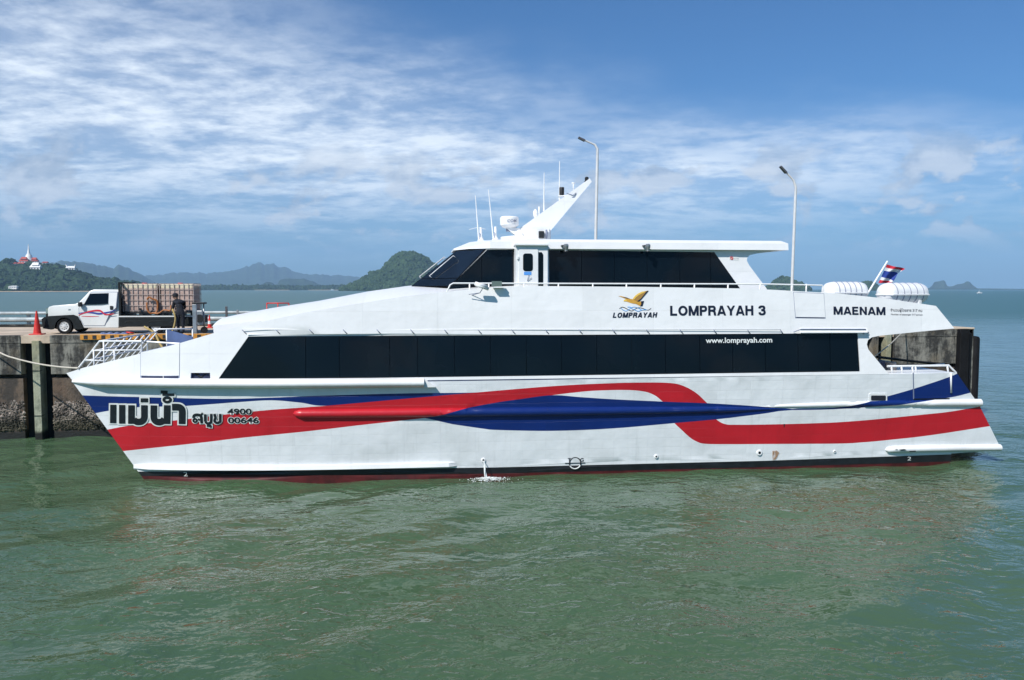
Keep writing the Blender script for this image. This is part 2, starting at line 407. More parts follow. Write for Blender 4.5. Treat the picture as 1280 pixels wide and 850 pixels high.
# ------------------------------------------------------------------ sea
def gaxis(near0, near1, step, far0, far1, grow=1.16):
    a = list(np.arange(near0, near1, step)); s = step; v = a[-1]
    while v < far1: s *= grow; v = min(far1, v+s); a.append(v)
    s = step; v = a[0]
    while v > far0: s *= grow; v = max(far0, v-s); a.insert(0, v)
    return np.array(a)
wx = gaxis(-22, 26, .22, -13000, 13000); wy = gaxis(-23, 10, .22, -600, 13000)
Xg, Yg = np.meshgrid(wx, wy); Zg = np.zeros_like(Xg)
rs = np.random.RandomState(3)
for i in range(26):
    L = rs.uniform(.9, 6.5); th = rs.normal(2.5, .55); k = 2*math.pi/L; A = .0038*L**.75
    ph = k*(Xg*math.cos(th)+Yg*math.sin(th)+.35*np.sin(.21*Xg+.33*Yg+i))+rs.uniform(0, 6.3)
    Zg += A*(np.sin(ph)-.22*np.cos(2*ph))
dist_ = np.hypot(Xg-CAMP.x, Yg-CAMP.y)
Zg *= np.clip((70-dist_)/40, 0, 1)*np.clip((dist_-.5)/2, .0, 1)
mx, my = len(wx), len(wy)
me = bpy.data.meshes.new('sea'); idx = np.arange(mx*my).reshape(my, mx)
me.from_pydata(np.stack([Xg, Yg, Zg], -1).reshape(-1, 3).tolist(), [], np.stack([idx[:-1, :-1], idx[:-1, 1:], idx[1:, 1:], idx[1:, :-1]], -1).reshape(-1, 4).tolist())
me.polygons.foreach_set('use_smooth', [True]*len(me.polygons)); me.materials.append(MATS['sea water'])
sea = tag(link('sea', me), kind='structure'); sea.location.z = WL

# ------------------------------------------------------------------ haze
HZ = bpy.data.materials.new('haze'); HZ.use_nodes = True; t = NT(HZ.node_tree)
pv = t.node('ShaderNodeVolumePrincipled', {'Color': (.50, .72, 1.0, 1), 'Density': .92e-4, 'Anisotropy': 0.})
ho = t.node('ShaderNodeOutputMaterial'); t.t.links.new(pv.outputs[0], ho.inputs['Volume'])
MATS['haze'] = HZ
mb = MB(); mb.box((-13500, -700, -6), (13500, 13500, 640)); tag(mb.build('haze', 'haze'), kind='stuff')

# ------------------------------------------------------------------ hills, islands, far shore
def ridge(name, prof, dist, deep, mat, rough=.12, cols=120, rows=22, seed=0, kind='structure', label=None, cat=None, zmin=-1., nscale=.006):
    """a hill whose skyline passes through the photographed points; built at its real distance and depth"""
    pp = cr(prof, 8); px_ = np.array([p[0] for p in pp]); py_ = np.array([p[1] for p in pp])
    U_ = np.linspace(px_[0], px_[-1], cols); vs = []
    for u in U_:
        sk_ = FAR(u, float(np.interp(u, px_, py_)), dist); g = Vector((ray(u, 361).x, ray(u, 361).y, 0)).normalized()
        jag = 1+(.11*noise.fractal((u*.11, seed, 0), 1, 2, 4) if name == 'mountain' else 0)
        for j in range(rows):
            q = -1+2*j/(rows-1); h = max(0., 1-abs(q)**1.7)
            p = Vector((sk_.x, sk_.y, 0))+g*(q*deep)
            nz = noise.fractal((p.x*nscale, p.y*nscale, seed), 1, 2, 5)
            z = jag*(max(sk_.z, 0)*h*(1+rough*nz*(1-h*.8)) if q else sk_.z)
            vs.append((p.x, p.y, zmin if j in (0, rows-1) else max(z, zmin+.2)))
    mb = MB(); mb.add(vs, [(i*rows+j, i*rows+j+1, (i+1)*rows+j+1, (i+1)*rows+j) for i in range(cols-1) for j in range(rows-1)], 0, True)
    me = mb.mesh(name, mat, recalc=False)
    if sum(p.normal.z for p in me.polygons) < 0: me.flip_normals()
    o = link(name, me); tag(o, label, cat, None, kind); return o, vs, cols, rows
ICO = None
def blobs(name, spots, mat, seed=0, sub=1, parent=None, kind='stuff'):
    """leaf-mass clumps, each rough and unlike the next, in one mesh"""
    rs = np.random.RandomState(seed)
    bm = bmesh.new(); bmesh.ops.create_icosphere(bm, subdivisions=sub+1 if sub else 1, radius=1); base = np.array([v_.co[:] for v_ in bm.verts]); fb = np.array([[v_.index for v_ in f_.verts] for f_ in bm.faces]); bm.free()
    nv = len(base); V_ = []; F_ = []
    for i, (p, r_) in enumerate(spots):
        j = base*(1+rs.uniform(-.34, .30, (nv, 1)))*np.array([r_*rs.uniform(.8, 1.25), r_*rs.uniform(.8, 1.25), r_*rs.uniform(.65, 1.15)])
        V_.append(j+np.array(p)); F_.append(fb+i*nv)
    me = bpy.data.meshes.new(name); me.from_pydata(np.concatenate(V_).tolist(), [], np.concatenate(F_).tolist()); me.materials.append(MATS[mat])
    o = link(name, me, parent)
    if kind: o['kind'] = kind
    return o
def forest(name, vs, cols, rows, mat, n, r0, r1, seed=0, front=True, jmax=None, skip=lambda p: False):
    rs = np.random.RandomState(seed); spots = []
    A = np.array(vs).reshape(cols, rows, 3); jm = jmax or rows//2+2
    tries = 0
    while len(spots) < n and tries < n*6:
        tries += 1
        i = rs.uniform(0, cols-1.01); j = rs.uniform(0, jm-.01); a, b = int(i), int(j); u, w_ = i-a, j-b
        p = (A[a, b]*(1-u)+A[a+1, b]*u)*(1-w_)+(A[a, b+1]*(1-u)+A[a+1, b+1]*u)*w_
        r_ = rs.uniform(r0, r1)*rs.choice([.7, 1, 1, 1.35])
        if p[2] < r_*.35 or skip(p): continue
        spots.append(((p[0], p[1], p[2]-r_*.15), r_))
    return blobs(name, spots, mat, seed, 1)
# headland with the temple
o, vs, c_, r_ = ridge('headland', [(-190, 361.5), (-165, 352), (-120, 341), (-60, 330), (-20, 331), (0, 333), (20, 333.5), (45, 332.5), (70, 335), (90, 338), (100, 343), (112, 347.5), (128, 351.5), (145, 354), (160, 356.5), (178, 358), (192, 361.5)], 2100, 260, 'hill earth', .10, 110, 24, 2)
forest('headland_forest', vs, c_, r_, 'forest', 3700, 4.5, 9.5, 5, jmax=14)
sp = [((FAR(u, 363.2, 2100-255).x+rs.uniform(-3, 3), FAR(u, 363.2, 2100-255).y+rs.uniform(0, 12), 2.5), rs.uniform(3, 5.5)) for u in np.linspace(-170, 190, 240)]
blobs('shore_thicket', sp, 'forest', 8)
def strip_beach(u0, u1, dist, name='beach'):
    vs = []; U_ = np.linspace(u0, u1, 30)
    for i, u in enumerate(U_):
        g = Vector((ray(u, 361).x, ray(u, 361).y, 0)).normalized(); p = FAR(u, 361, dist)
        wdt = 9+6*noise.noise((i*.6, 0, dist)); vs += [(p.x-g.x*8, p.y-g.y*8, .04), (p.x+g.x*wdt, p.y+g.y*wdt, 1.4)]
    mb = MB(); mb.add(vs, [(2*i, 2*i+2, 2*i+3, 2*i+1) for i in range(29)]); tag(mb.build(name, 'sand', recalc=False), kind='structure')
strip_beach(-150, 112, 1835)
# green cone island behind the wheelhouse
o, vs, c_, r_ = ridge('cone_island', [(428, 361), (440, 358), (452, 351.5), (465, 344), (480, 336.5), (488, 328), (497, 320), (506, 316.6), (515, 316), (524, 318.4), (532, 323), (538, 330), (552, 338), (575, 347), (600, 357), (615, 361.5)], 2500, 230, 'hill earth', .18, 90, 22, 7)
forest('island_forest', vs, c_, r_, 'forest pale', 2600, 5, 10, 11, jmax=14)
# islets astern
o, vs, c_, r_ = ridge('islet', [(955, 362), (964, 357), (971, 351), (978, 347.6), (985, 347.8), (992, 352), (1004, 357), (1012, 362)], 2500, 70, 'hill earth', .2, 40, 14, 3); forest('islet_forest', vs, c_, r_, 'forest pale', 420, 4.5, 8, 12, jmax=9)
o, vs, c_, r_ = ridge('islet', [(1070, 362), (1076, 356.5), (1082, 353.4), (1089, 354.6), (1098, 358.5), (1104, 362)], 2900, 60, 'hill earth', .2, 30, 14, 4); forest('islet_forest', vs, c_, r_, 'forest pale', 200, 4.5, 8, 13, jmax=9)
# low wooded shore and beach across the bay
o, vs, c_, r_ = ridge('far_shore', [(170, 362), (200, 359), (250, 357.8), (300, 358), (330, 357.2), (380, 358), (430, 357.5), (470, 358), (520, 361.8)], 3600, 120, 'hill earth', .1, 80, 12, 5); forest('shore_forest', vs, c_, r_, 'forest', 1300, 4, 8, 14, jmax=8)
strip_beach(318, 362, 3470); strip_beach(385, 440, 3470)
# mountains fading into the air
ridge('mountain', [(-420, 361.5), (-380, 352), (-300, 341), (-230, 336), (-160, 330), (-60, 334), (40, 331), (75, 327.5), (100, 329), (118, 331), (135, 334.5), (150, 333), (165, 338.5), (180, 346), (192, 352), (205, 361.5)], 7600, 1300, 'hill earth', .35, 320, 26, 21, nscale=.0016)
ridge('mountain', [(120, 352), (170, 346), (200, 343.5), (222, 340.5), (245, 341.5), (270, 341), (298, 336.5), (316, 330.5), (330, 329.2), (346, 332.6), (352, 333), (368, 340), (385, 343.2), (408, 343.5), (440, 345), (470, 350), (520, 354), (560, 361.5)], 9800, 1500, 'hill earth', .35, 260, 26, 23, nscale=.0016)
ridge('mountain', [(334, 361.5), (345, 357), (352, 349.5), (366, 348.2), (386, 349.2), (396, 354), (410, 358), (430, 361.5)], 6000, 300, 'hill earth', .3, 60, 18, 25, nscale=.004)
ridge('mountain', [(322, 361.5), (328, 355), (334, 352.6), (341, 353.6), (348, 361.5)], 5200, 120, 'hill earth', .2, 30, 14, 26, nscale=.006)
ridge('rock_island', [(1159, 361.6), (1165, 357), (1168, 352.4), (1174, 351.4), (1177, 350.6), (1181, 351), (1184, 357.2), (1190, 357.8), (1197, 355.2), (1201, 354.8), (1205, 353.8), (1208, 352), (1212, 352.2), (1216, 356), (1222, 360.5), (1227, 361.6)], 7200, 180, 'hill earth', .3, 70, 14, 31, nscale=.008)
ridge('rock_island', [(1130, 361.6), (1150, 360.4), (1180, 360.2), (1230, 360.6), (1270, 361), (1330, 361.6)], 6400, 120, 'hill earth', .2, 60, 12, 33)

# ------------------------------------------------------------------ temple on the headland
def TP(px, py, d=2100): return FAR(px, py, d)
k = 2.1                                     # metres per photo pixel there
b = TP(36.5, 331.5); stupa = thing('white_stupa', 'tall white bell shaped pagoda with a thin spire on top of the wooded headland', 'pagoda', (b.x, b.y, b.z-4))
Hh = TP(36.5, 305).z-(b.z-4)
mb = MB(); mb.lathe([(15, 0), (15, .08*Hh), (12.5, .085*Hh), (12.5, .17*Hh), (10.5, .175*Hh), (10.5, .24*Hh), (9, .25*Hh), (9.6, .29*Hh), (8.2, .36*Hh), (6.9, .44*Hh), (6.2, .50*Hh), (4.6, .545*Hh)], (0, 0, 0), 20); mb.build('bell', 'temple white', stupa, world=False)
mb = MB(); mb.lathe([(4.4, .546*Hh), (4.4, .575*Hh), (3.2, .58*Hh), (2.9, .64*Hh), (2.2, .70*Hh), (1.5, .80*Hh), (.9, .92*Hh), (.3, Hh)], (0, 0, 0), 14); mb.build('spire', 'temple white', stupa, world=False)
def hall(name, px, py, wpx, hpx, label, roofmat='temple red', tiers=2, d=2090, cat='temple hall'):
    p = TP(px, py, d); wd = wpx*k; h = hpx*k; o = thing(name, label, cat, (p.x, p.y, p.z-3))
    mb = MB(); mb.box((-wd/2, -5, 0), (wd/2, 5, h*.5+3)); mb.build('wall', 'temple white', o, world=False)
    mb = MB()
    for i in range(tiers):
        a = wd/2*(1.1-.36*i); z = 3+h*(.45+.27*i); e = h*(.34)
        mb.add([(-a, -6+i, z), (a, -6+i, z), (a, 6-i, z), (-a, 6-i, z), (-a*.82, 0, z+e), (a*.82, 0, z+e)], [(0, 1, 5, 4), (2, 3, 4, 5), (0, 4, 3), (1, 2, 5), (3, 2, 1, 0)])
    mb.build('roof', roofmat, o, world=False)
    for s_ in (-.3, 0, .3):
        mb = MB(); mb.box((wd*s_-1.2, -5.25, 3), (wd*s_+1.2, -4.9, h*.45+1.5)); mb.build('window', 'dark opening', o, world=False)
    return o
hall('temple_hall', 30.5, 330.5, 8.5, 7.5, 'red roofed temple hall at the foot of the white pagoda, seaward corner')
hall('temple_hall', 43.5, 330, 7, 6.5, 'red roofed temple hall to the landward of the white pagoda', d=2094)
hall('temple_gallery', 27, 332, 6.5, 4.5, 'low cream gallery with red roof below the white pagoda', tiers=1, d=2080)
hall('temple_gatehouse', 19, 331.4, 3.2, 3.6, 'small red and white gatehouse beside the big round tree on the headland', tiers=1, d=2082)
hall('temple_pavilion', 57, 330.2, 5.5, 3.4, 'small red roofed pavilion among the trees along the headland crest', tiers=1)
hall('white_villa', 45, 338.6, 9.5, 8, 'white stepped building in the trees just below the pagoda', 'temple white', 2, 1990, 'house')
hall('white_lookout', 89, 337.8, 8.5, 5.5, 'white building with upswept roof ends on the landward shoulder of the headland', 'temple white', 1, 2030, 'house')
p = TP(89, 335, 2075)
lk = bpy.data.objects['white_lookout']
for sx_ in (-1, 1):
    mb = MB(); mb.add([(sx_*4, -3, 7), (sx_*9, -3, 9.5), (sx_*10.5, -3, 17), (sx_*4, 3, 7), (sx_*9, 3, 9.5), (sx_*10.5, 3, 17)], [(0, 1, 2), (3, 5, 4), (0, 3, 4, 1), (1, 4, 5, 2), (2, 5, 3, 0)]); mb.build('roof_wing', 'temple white', lk, world=False)
hall('shore_shed', 17, 359.5, 7, 2.2, 'pale low shed at the waterline below the headland', 'temple white', 1, 1850, 'shed')
hall('long_terrace', 72, 333.6, 8, 1.6, 'long pale terrace wall on the headland crest between pagoda and white lookout', 'temple white', 1, 2080, 'terrace')
# the trees that stand clear of the wood on the crest
def tree(px, py, rpx, label, d, seed, kx=1.):
    p = TP(px, py, d); rad = rpx*k; o = thing('broadleaf_tree', label, 'tree', (p.x, p.y, p.z-rad*2.2), 'trees standing out on the headland crest')
    mb = MB(); mb.tube([(0, 0, -4), (.3, 0, rad*.9), (.2, .3, rad*1.9)], [rad*.14, rad*.10, rad*.05], 7)
    for a in range(5): mb.tube([(.2, 0, rad*(.9+.1*a)), (rad*.6*math.cos(a*1.3), rad*.6*math.sin(a*1.3), rad*(1.7+.1*a))], [rad*.06, rad*.02], 5)
    mb.build('trunk', 'bark', o, world=False)
    rs = np.random.RandomState(seed); sp = []
    for i in range(150):
        v_ = rs.normal(size=3); v_ /= np.linalg.norm(v_); q = rs.uniform(.35, 1)**.5
        sp.append(((v_[0]*rad*q*kx, v_[1]*rad*q, rad*2.1+v_[2]*rad*q*.85), rad*rs.uniform(.13, .26)))
    blobs('crown', sp, 'forest', seed, 1, None, None).parent = o
tree(11.5, 329.8, 7.8, 'big round dark tree crowning the seaward end of the headland ridge', 2096, 3)
tree(39.5, 331.5, 3.4, 'dark tree growing right in front of the white pagoda', 2068, 4)
tree(64, 334, 3.6, 'rounded tree on the crest between the red pavilion and the pale terrace', 2090, 5)
tree(50, 333.5, 3, 'small dense tree beside the white stepped building', 2078, 6)
# two boats far out
def small_boat(px, py, dist, label, ln, cat='boat'):
    p = FAR(px, py, dist); o = thing('motor_boat', label, cat, (p.x, p.y, 0), 'small white boats far off on the bay')
    mb = MB(); h = ln*.13; n_ = 8; vs = []
    for i in range(n_+1):
        u = i/n_; wd = ln*.15*min(1, (1-u)*2.2+.02); x = (u-.5)*ln; z1 = h*(1+.5*u*u); vs += [(x, -wd, z1), (x, -wd*.5, -.2), (x, wd*.5, -.2), (x, wd, z1)]
    mb.add(vs, [(4*i+a, 4*i+(a+1) % 4, 4*i+4+(a+1) % 4, 4*i+4+a) for i in range(n_) for a in range(4)]+[(0, 3, 2, 1)]); mb.build('hull', 'white paint', o, world=False)
    mb = MB(); mb.prism([(-ln*.3, h), (-ln*.27, h+ln*.13), (ln*.02, h+ln*.13), (ln*.13, h)], -ln*.09, ln*.09); mb.build('cabin', 'white paint', o, world=False)
    mb = MB(); mb.tube([(-ln*.1, 0, h), (-ln*.1, 0, h+ln*.5)], ln*.012, 5); mb.build('mast', 'white paint', o, world=False)
small_boat(1224.6, 365.8, 1200, 'small white boat alone on the open water off the rocky islands', 7)
small_boat(415.3, 362.4, 3300, 'tiny white sailing boat close under the far wooded shore', 14)
# ------------------------------------------------------------------ the ferry
ship = thing('passenger_ferry', 'white high speed catamaran ferry with red and blue wave stripes moored alongside the quay', 'ferry', (0, B/2, 0))
ZG = 2.965                                   # gunwale height
_a, _b = S(83, 467, 1.1), S(184, 605, 1.1)
def stem(z): return _a.x+(_b.x-_a.x)*(z-_a.z)/(_b.z-_a.z)
def bow_y(x, z):
    s = min(1, max(0, (stem(z)+8.5-x)/8.5)); return 1.1*s**2.4, s
def hull_y(x, z):
    y, s = bow_y(x, z); return y+.12*max(0, ZG-z)*(1-s*s)
def side_y(x, z): return bow_y(x, ZG)[0]+.085*(z-ZG)
def onto(px, py, f):
    y = 0.
    for _ in range(12):
        p = S(px, py, y); y = f(p.x, p.z)
    return (p.x, p.z)
H = lambda px, py: onto(px, py, hull_y)
U = lambda px, py: onto(px, py, side_y)
def HP(pts, f=None, n=1):
    pts = cr(pts, n) if n > 1 else pts
    return [onto(*p, f or hull_y) for p in pts]

blue_bow = HP([(95, 493.4), (102, 494.2), (200, 497), (280, 498.5), (340, 497), (401, 494.6), (512, 491.6), (599, 490.5), (660, 486)], n=6) + \
    HP([(600, 494), (512, 499.5), (411, 507.2), (375, 503.2), (340, 500.4), (300, 502.5), (233, 507.4), (190, 508.4), (168, 509.4), (145, 512), (118, 517), (108, 522)], n=6)
red_main = HP([(110, 541), (134, 537), (168, 531), (233, 524), (284, 517.8), (342, 512), (411, 507), (512, 498), (599, 490.3), (686, 483), (753, 479.4), (806, 478.1), (838, 478.8), (854, 482.3), (870, 491), (883, 503), (890, 510)], n=6) + \
    HP([(838, 508), (828, 501.7), (819, 494.5), (806, 489.6), (785, 487.6), (753, 488), (726, 489.8), (690, 494), (652, 498.6), (620, 503.2), (579, 511), (552, 518), (531, 522.4), (459, 530.4), (385, 539), (300, 547.5), (249, 553.6), (153, 564), (125, 567.5)], n=6)
lens = HP([(531, 522.4), (552, 518), (579, 511), (620, 503.2), (652, 498.6), (690, 494), (726, 496.4), (769, 499.2), (828, 501.9), (883, 504), (925, 506.3), (960, 508.8), (990, 511)], n=6) + \
    HP([(960, 516.3), (925, 520.8), (893, 524.4), (843, 528.9), (779, 534.6), (726, 537.6), (673, 538.6), (620, 537.4), (605, 536), (566, 530.4)], n=6)
red_aft = HP([(838, 522), (843, 528.8), (851, 536.5), (862, 546.5), (870, 551.5), (881, 554.7), (910, 555.3), (960, 555), (1047, 554.5), (1077, 553), (1110, 550), (1160, 544.5), (1235, 533), (1260, 529)], n=6) + \
    HP([(1240, 505.5), (1221, 509), (1185, 515), (1160, 517.7), (1110, 522.7), (1060, 527), (1022, 529), (960, 530.6), (918, 531), (908, 530.4), (900, 527.5), (890, 520)], n=6)
blue_aft = HP([(960, 515), (990, 511.2), (1042, 509.6), (1077, 504), (1107, 496), (1144, 485.5), (1187, 471), (1200, 465)], n=6)+HP([(1215, 490), (1209, 492), (1187, 497), (1145, 502.5), (1110, 507), (1042, 511.6), (990, 512.6)], n=4)
bt = HP([(150, 590), (175, 589.5), (400, 587.3), (620, 584.2), (960, 575.8), (1180, 568.2)]); bl_ = HP([(1180, 577), (960, 583.8), (620, 592), (400, 594), (179, 595), (150, 595.4)])
boot = [(-15, bt[1][1]), *bt[1:], (18, bt[-1][1]), (18, bl_[0][1]), *bl_[:-1], (-15, bl_[-2][1])]
anti = [(-15, bl_[-2][1]), *bl_[:-1][::-1], (18, bl_[0][1]), (18, -1.4), (-15, -1.4)]
REGS = [(anti, 4), (boot, 3), (blue_bow, 2), (red_main, 1), (red_aft, 1), (lens, 2), (blue_aft, 2)]
HM = ['hull white', 'stripe red', 'stripe blue', 'boot black', 'antifouling red']
stern_edge = [H(1196, 464), H(1225, 508), H(1250, 558), H(1250, 562.5), H(1189, 567)]
xs = stern_edge[-1][0]
dom = [(stem(-1.1), -1.1), (stem(ZG), ZG), (stern_edge[0][0], ZG), *stern_edge[1:], (xs, -1.1)]
gp = [(x, z) for x in np.arange(-13, 17, .33) for z in np.arange(-1., 2.95, .17)]
gp = [p for p, k in zip(gp, inpoly(np.array(gp), dom)) if k]
v, f, m = fill(dom, REGS, (), gp)
mb = MB(); n = len(v)
def inner_y(x, z): return 2.2-hull_y(x, z)
dent = lambda x, z: (.012*noise.noise((x*.9, z*1.3, 1.7))+.009*noise.noise((x*2.6, z*3., 4.)))*min(1, max(0, (ZG-.03-z)/.25))*min(1, max(0, (x+10.5)/2))
mb.v = [(x, hull_y(x, z)+dent(x, z), z) for x, z in v]+[(x, inner_y(x, z), z) for x, z in v]
cnt = {}
for (a, b, c), k in zip(f.tolist(), m.tolist()):
    mb.f.append((a, b, c)); mb.m.append(k); mb.sm.append(True)
    mb.f.append((n+c, n+b, n+a)); mb.m.append(k if k > 2 else 0); mb.sm.append(True)
    for e in ((a, b), (b, c), (c, a)): cnt[e] = k
for (a, b), k in cnt.items():
    if (b, a) not in cnt: mb.f.append((b, a, n+a, n+b)); mb.m.append(k if k in (1, 2) else k); mb.sm.append(False)
hull = mb.build('hull', HM, ship); mirrored(hull)

# rails that stand out of the hull side: half-round, carrying the stripes across
def rub_rail(path, rad, name='rub_rail', col=True, base='rail white', step=.28, squash=1.):
    xsn = [p[0] for p in path]
    zc_ = lambda x: float(np.interp(x, xsn, [p[1] for p in path])); rr = lambda x: float(np.interp(x, xsn, rad))
    X = np.unique(np.concatenate([np.arange(xsn[0], xsn[-1], step), xsn]))
    dom = [(x, zc_(x)-rr(x)) for x in X]+[(x, zc_(x)+rr(x)) for x in X[::-1]]
    ps = [(x, zc_(x)+rr(x)*math.sin(q*math.pi/2)) for x in X for q in (-.96, -.85, -.7, -.5, -.25, 0, .25, .5, .7, .85, .96)]
    v, f, m = fill(dom, REGS if col else (), (), ps); mb = MB()
    def yy(x, z):
        r = rr(x); d = max(0, r*r-(z-zc_(x))**2); return hull_y(x, zc_(x))+.02-math.sqrt(d)*squash
    mb.v = [(x, yy(x, z), z) for x, z in v]
    mb.f = [tuple(t) for t in f.tolist()]; mb.m = m.tolist(); mb.sm = [True]*len(mb.f)
    o = mb.build(name, [base, *HM[1:]] if col else base, ship, recalc=False)
    return o
r1 = rub_rail([(stem(2.95)+.02, 2.93), (-12.6, 2.94), H(530, 478)], [.04, .15, .15], col=False, squash=1.75); mirrored(r1)
cb = MB(); xe, ze = H(530, 478); cb.prism([(xe, ze-.14), (xe, ze+.14), (xe+.35, ze-.14)], hull_y(xe, ze)-.12, .2); cb.build('rail_end', 'rail white', ship)
r2 = rub_rail([H(366, 517), H(369, 517), H(376, 517.2), H(565, 515.4), H(700, 514), H(900, 511.8), H(960, 511.2), H(985, 511)], [.01, .09, .135, .145, .15, .11, .05, .01], squash=1.1); mirrored(r2)
r3 = rub_rail([H(930, 509), H(990, 507), H(1110, 504), H(1226, 503.4)], [.01, .07, .11, .13], squash=1.); mirrored(r3)
r4 = rub_rail([H(1106, 562.5), H(1109, 562), H(1118, 561.5), H(1190, 560), H(1250, 559.5)], [.01, .10, .125, .125, .12], col=False, squash=1.2); mirrored(r4)
# low chine ledge at the bow
a0, a1 = H(167, 583.3), H(571, 580.3)
mb = MB(); N = 40; vs = []
for i in range(N+1):
    u = i/N; x = a0[0]+(a1[0]-a0[0])*u; z = a0[1]+(a1[1]-a0[1])*u; y = hull_y(x, z); p = .13*min(1, (u+.004)*18, (1-u)*60+.05)
    vs += [(x, y+.03, z+.10), (x, y-p*.75, z+.07), (x, y-p, z-.05), (x, y+.03, z-.10)]
mb.add(vs, [(4*i+k, 4*i+k+1, 4*i+k+5, 4*i+k+4) for i in range(N) for k in range(3)]); mb.build('chine_ledge', 'rail white', ship, recalc=False); 

# ---- superstructure side: one plate with the window band and the aft opening cut out of it
top = HP([(83, 466.5), (105, 459.5), (150, 448.5), (200, 435.5), (226, 428.5), (265, 417), (300, 407.5), (326, 402.5), (380, 391), (440, 380.8), (502, 371), (540, 366.3), (600, 360.3), (650, 357.3), (800, 358.5), (930, 360.6), (970, 362.4), (1050, 367), (1110, 373.5), (1170, 382.4)], side_y)
aft = HP([(1193, 410.5), (1150, 414.5), (1100, 419.6), (1090, 421.5), (1085, 425), (1083.5, 430.5), (1085.5, 437), (1107.5, 463.5)], side_y)
side = [(stem(ZG)+.05, ZG-.012), *top, *aft, *[(x, ZG-.012) for x in np.linspace(aft[-1][0]+.1, stem(ZG)+.3, 60)]]
wl, wr = 272.5, 1075.2
win = HP([(wl, 474.2), (310.5, 420.6), (690, 418.6), (wr-3, 416.4), (wr, 464.4), (700, 469.5)], side_y)
win = [*win[:5], *[(x, float(np.interp(x, [win[0][0], win[5][0], win[4][0]], [win[0][1], win[5][1], win[4][1]]))) for x in np.linspace(win[4][0]-.4, win[0][0]+.4, 40)]]
gp = [(x, z) for x in np.arange(-13, 15, .4) for z in np.arange(3.2, 5.9, .3)]
hatch = HP([(176, 440.5), (224.5, 429.4), (224, 474.4), (176, 474.4)], side_y)
port = HP([(238.5, 466), (262.5, 466), (263, 474.2), (238, 474.2)], side_y)
mb = MB(); panel(mb, side, side_y, -.0025, .07, holes=[win, port], pts=[p for p, k in zip(gp, inpoly(np.array(gp), side)) if k])
sw = mb.build('cabin_side', 'cabin white', ship); mirrored(sw)
# window band: dark backing and one pane after another
mb = MB(); panel(mb, win, side_y, .045, .03); bk = mb.build('window_band', 'seal black', ship); mirrored(bk)
seams = [382, 424, 487, 522, 568, 613, 658, 702, 746, 790, 832, 875, 916, 957, 998, 1038]
zt = lambda x: float(np.interp(x, [win[1][0], win[2][0], win[3][0]], [win[1][1], win[2][1], win[3][1]]))
zb = lambda x: float(np.interp(x, [p[0] for p in [win[0]]+win[4:][::-1]], [p[1] for p in [win[0]]+win[4:][::-1]]))
sx = [onto(p, 445, side_y)[0] for p in seams]; gpn = .009
def pane(poly, parent, surf=side_y, off=.018, mat='dark glass', both=True):
    mb = MB(); panel(mb, poly, surf, off, .022, smooth=False); o = mb.build('window_pane', mat, parent)
    if both: mirrored(o)
    return o
for i in range(len(sx)+1):
    if i == 0: q = [(win[0][0]+.03, zb(win[0][0])+.012), (win[1][0]+.01, zt(win[1][0])-.012), (sx[0]-gpn, zt(sx[0])-.012), (sx[0]-gpn, zb(sx[0])+.012)]
    elif i == len(sx): q = [(sx[-1]+gpn, zb(sx[-1])+.012), (sx[-1]+gpn, zt(sx[-1])-.012), (win[3][0]-.012, zt(win[3][0])-.012), (win[4][0]-.012, zb(win[4][0])+.012)]
    else: q = [(sx[i-1]+gpn, zb(sx[i-1])+.012), (sx[i-1]+gpn, zt(sx[i-1])-.012), (sx[i]-gpn, zt(sx[i])-.012), (sx[i]-gpn, zb(sx[i])+.012)]
    pane(q, bk)
# bow port with a brace behind, boarding hatch in the bow side
mb = MB(); panel(mb, port, side_y, .10, .03); o = mb.build('port_recess', 'recess navy', ship)
c0, c1 = side_y(port[0][0], 3.1)+.06, 0
x0, x1 = port[0][0], port[1][0]; zlo, zhi = port[3][1], port[0][1]
mb = MB(); mb.tube([(x0+.1, c0+.02, zhi), ((x0+x1)/2, c0+.02, zlo+.04), (x1-.1, c0+.02, zhi)], .035, 6); mb.build('brace', 'truck dark', ship)
def hatch_part(q, name, lip, seam='seal black', grow=.014, parent=ship):
    big = [(x+(-grow if i in (0, 3) else grow), z+(grow if i < 2 else -grow)) for i, (x, z) in enumerate(q)]
    mb = MB(); panel(mb, big, side_y, -.004, .006, smooth=False); fr = mb.build('hatch_seam', 'blue grey', parent)
    small = [q[0], q[1], (q[2][0], q[2][1]+lip), (q[3][0], q[3][1]+lip)]
    mb = MB(); panel(mb, small, side_y, -.012, .012, smooth=False); mb.build(name, 'cabin white', parent)
    low = [(q[3][0]+.03, q[3][1]+lip-.01), (q[2][0]-.03, q[2][1]+lip-.01), (q[2][0]-.03, q[2][1]), (q[3][0]+.03, q[3][1])]
    mb = MB(); panel(mb, low, side_y, -.009, .008, smooth=False); mb.build('hatch_gap', 'recess navy', fr)
hatch_part(hatch, 'boarding_hatch', .12)
hatch_part(HP([(992, 365.4), (1029.5, 367.4), (1031.5, 397.8), (994.5, 397.3)], side_y), 'boarding_hatch', .03)
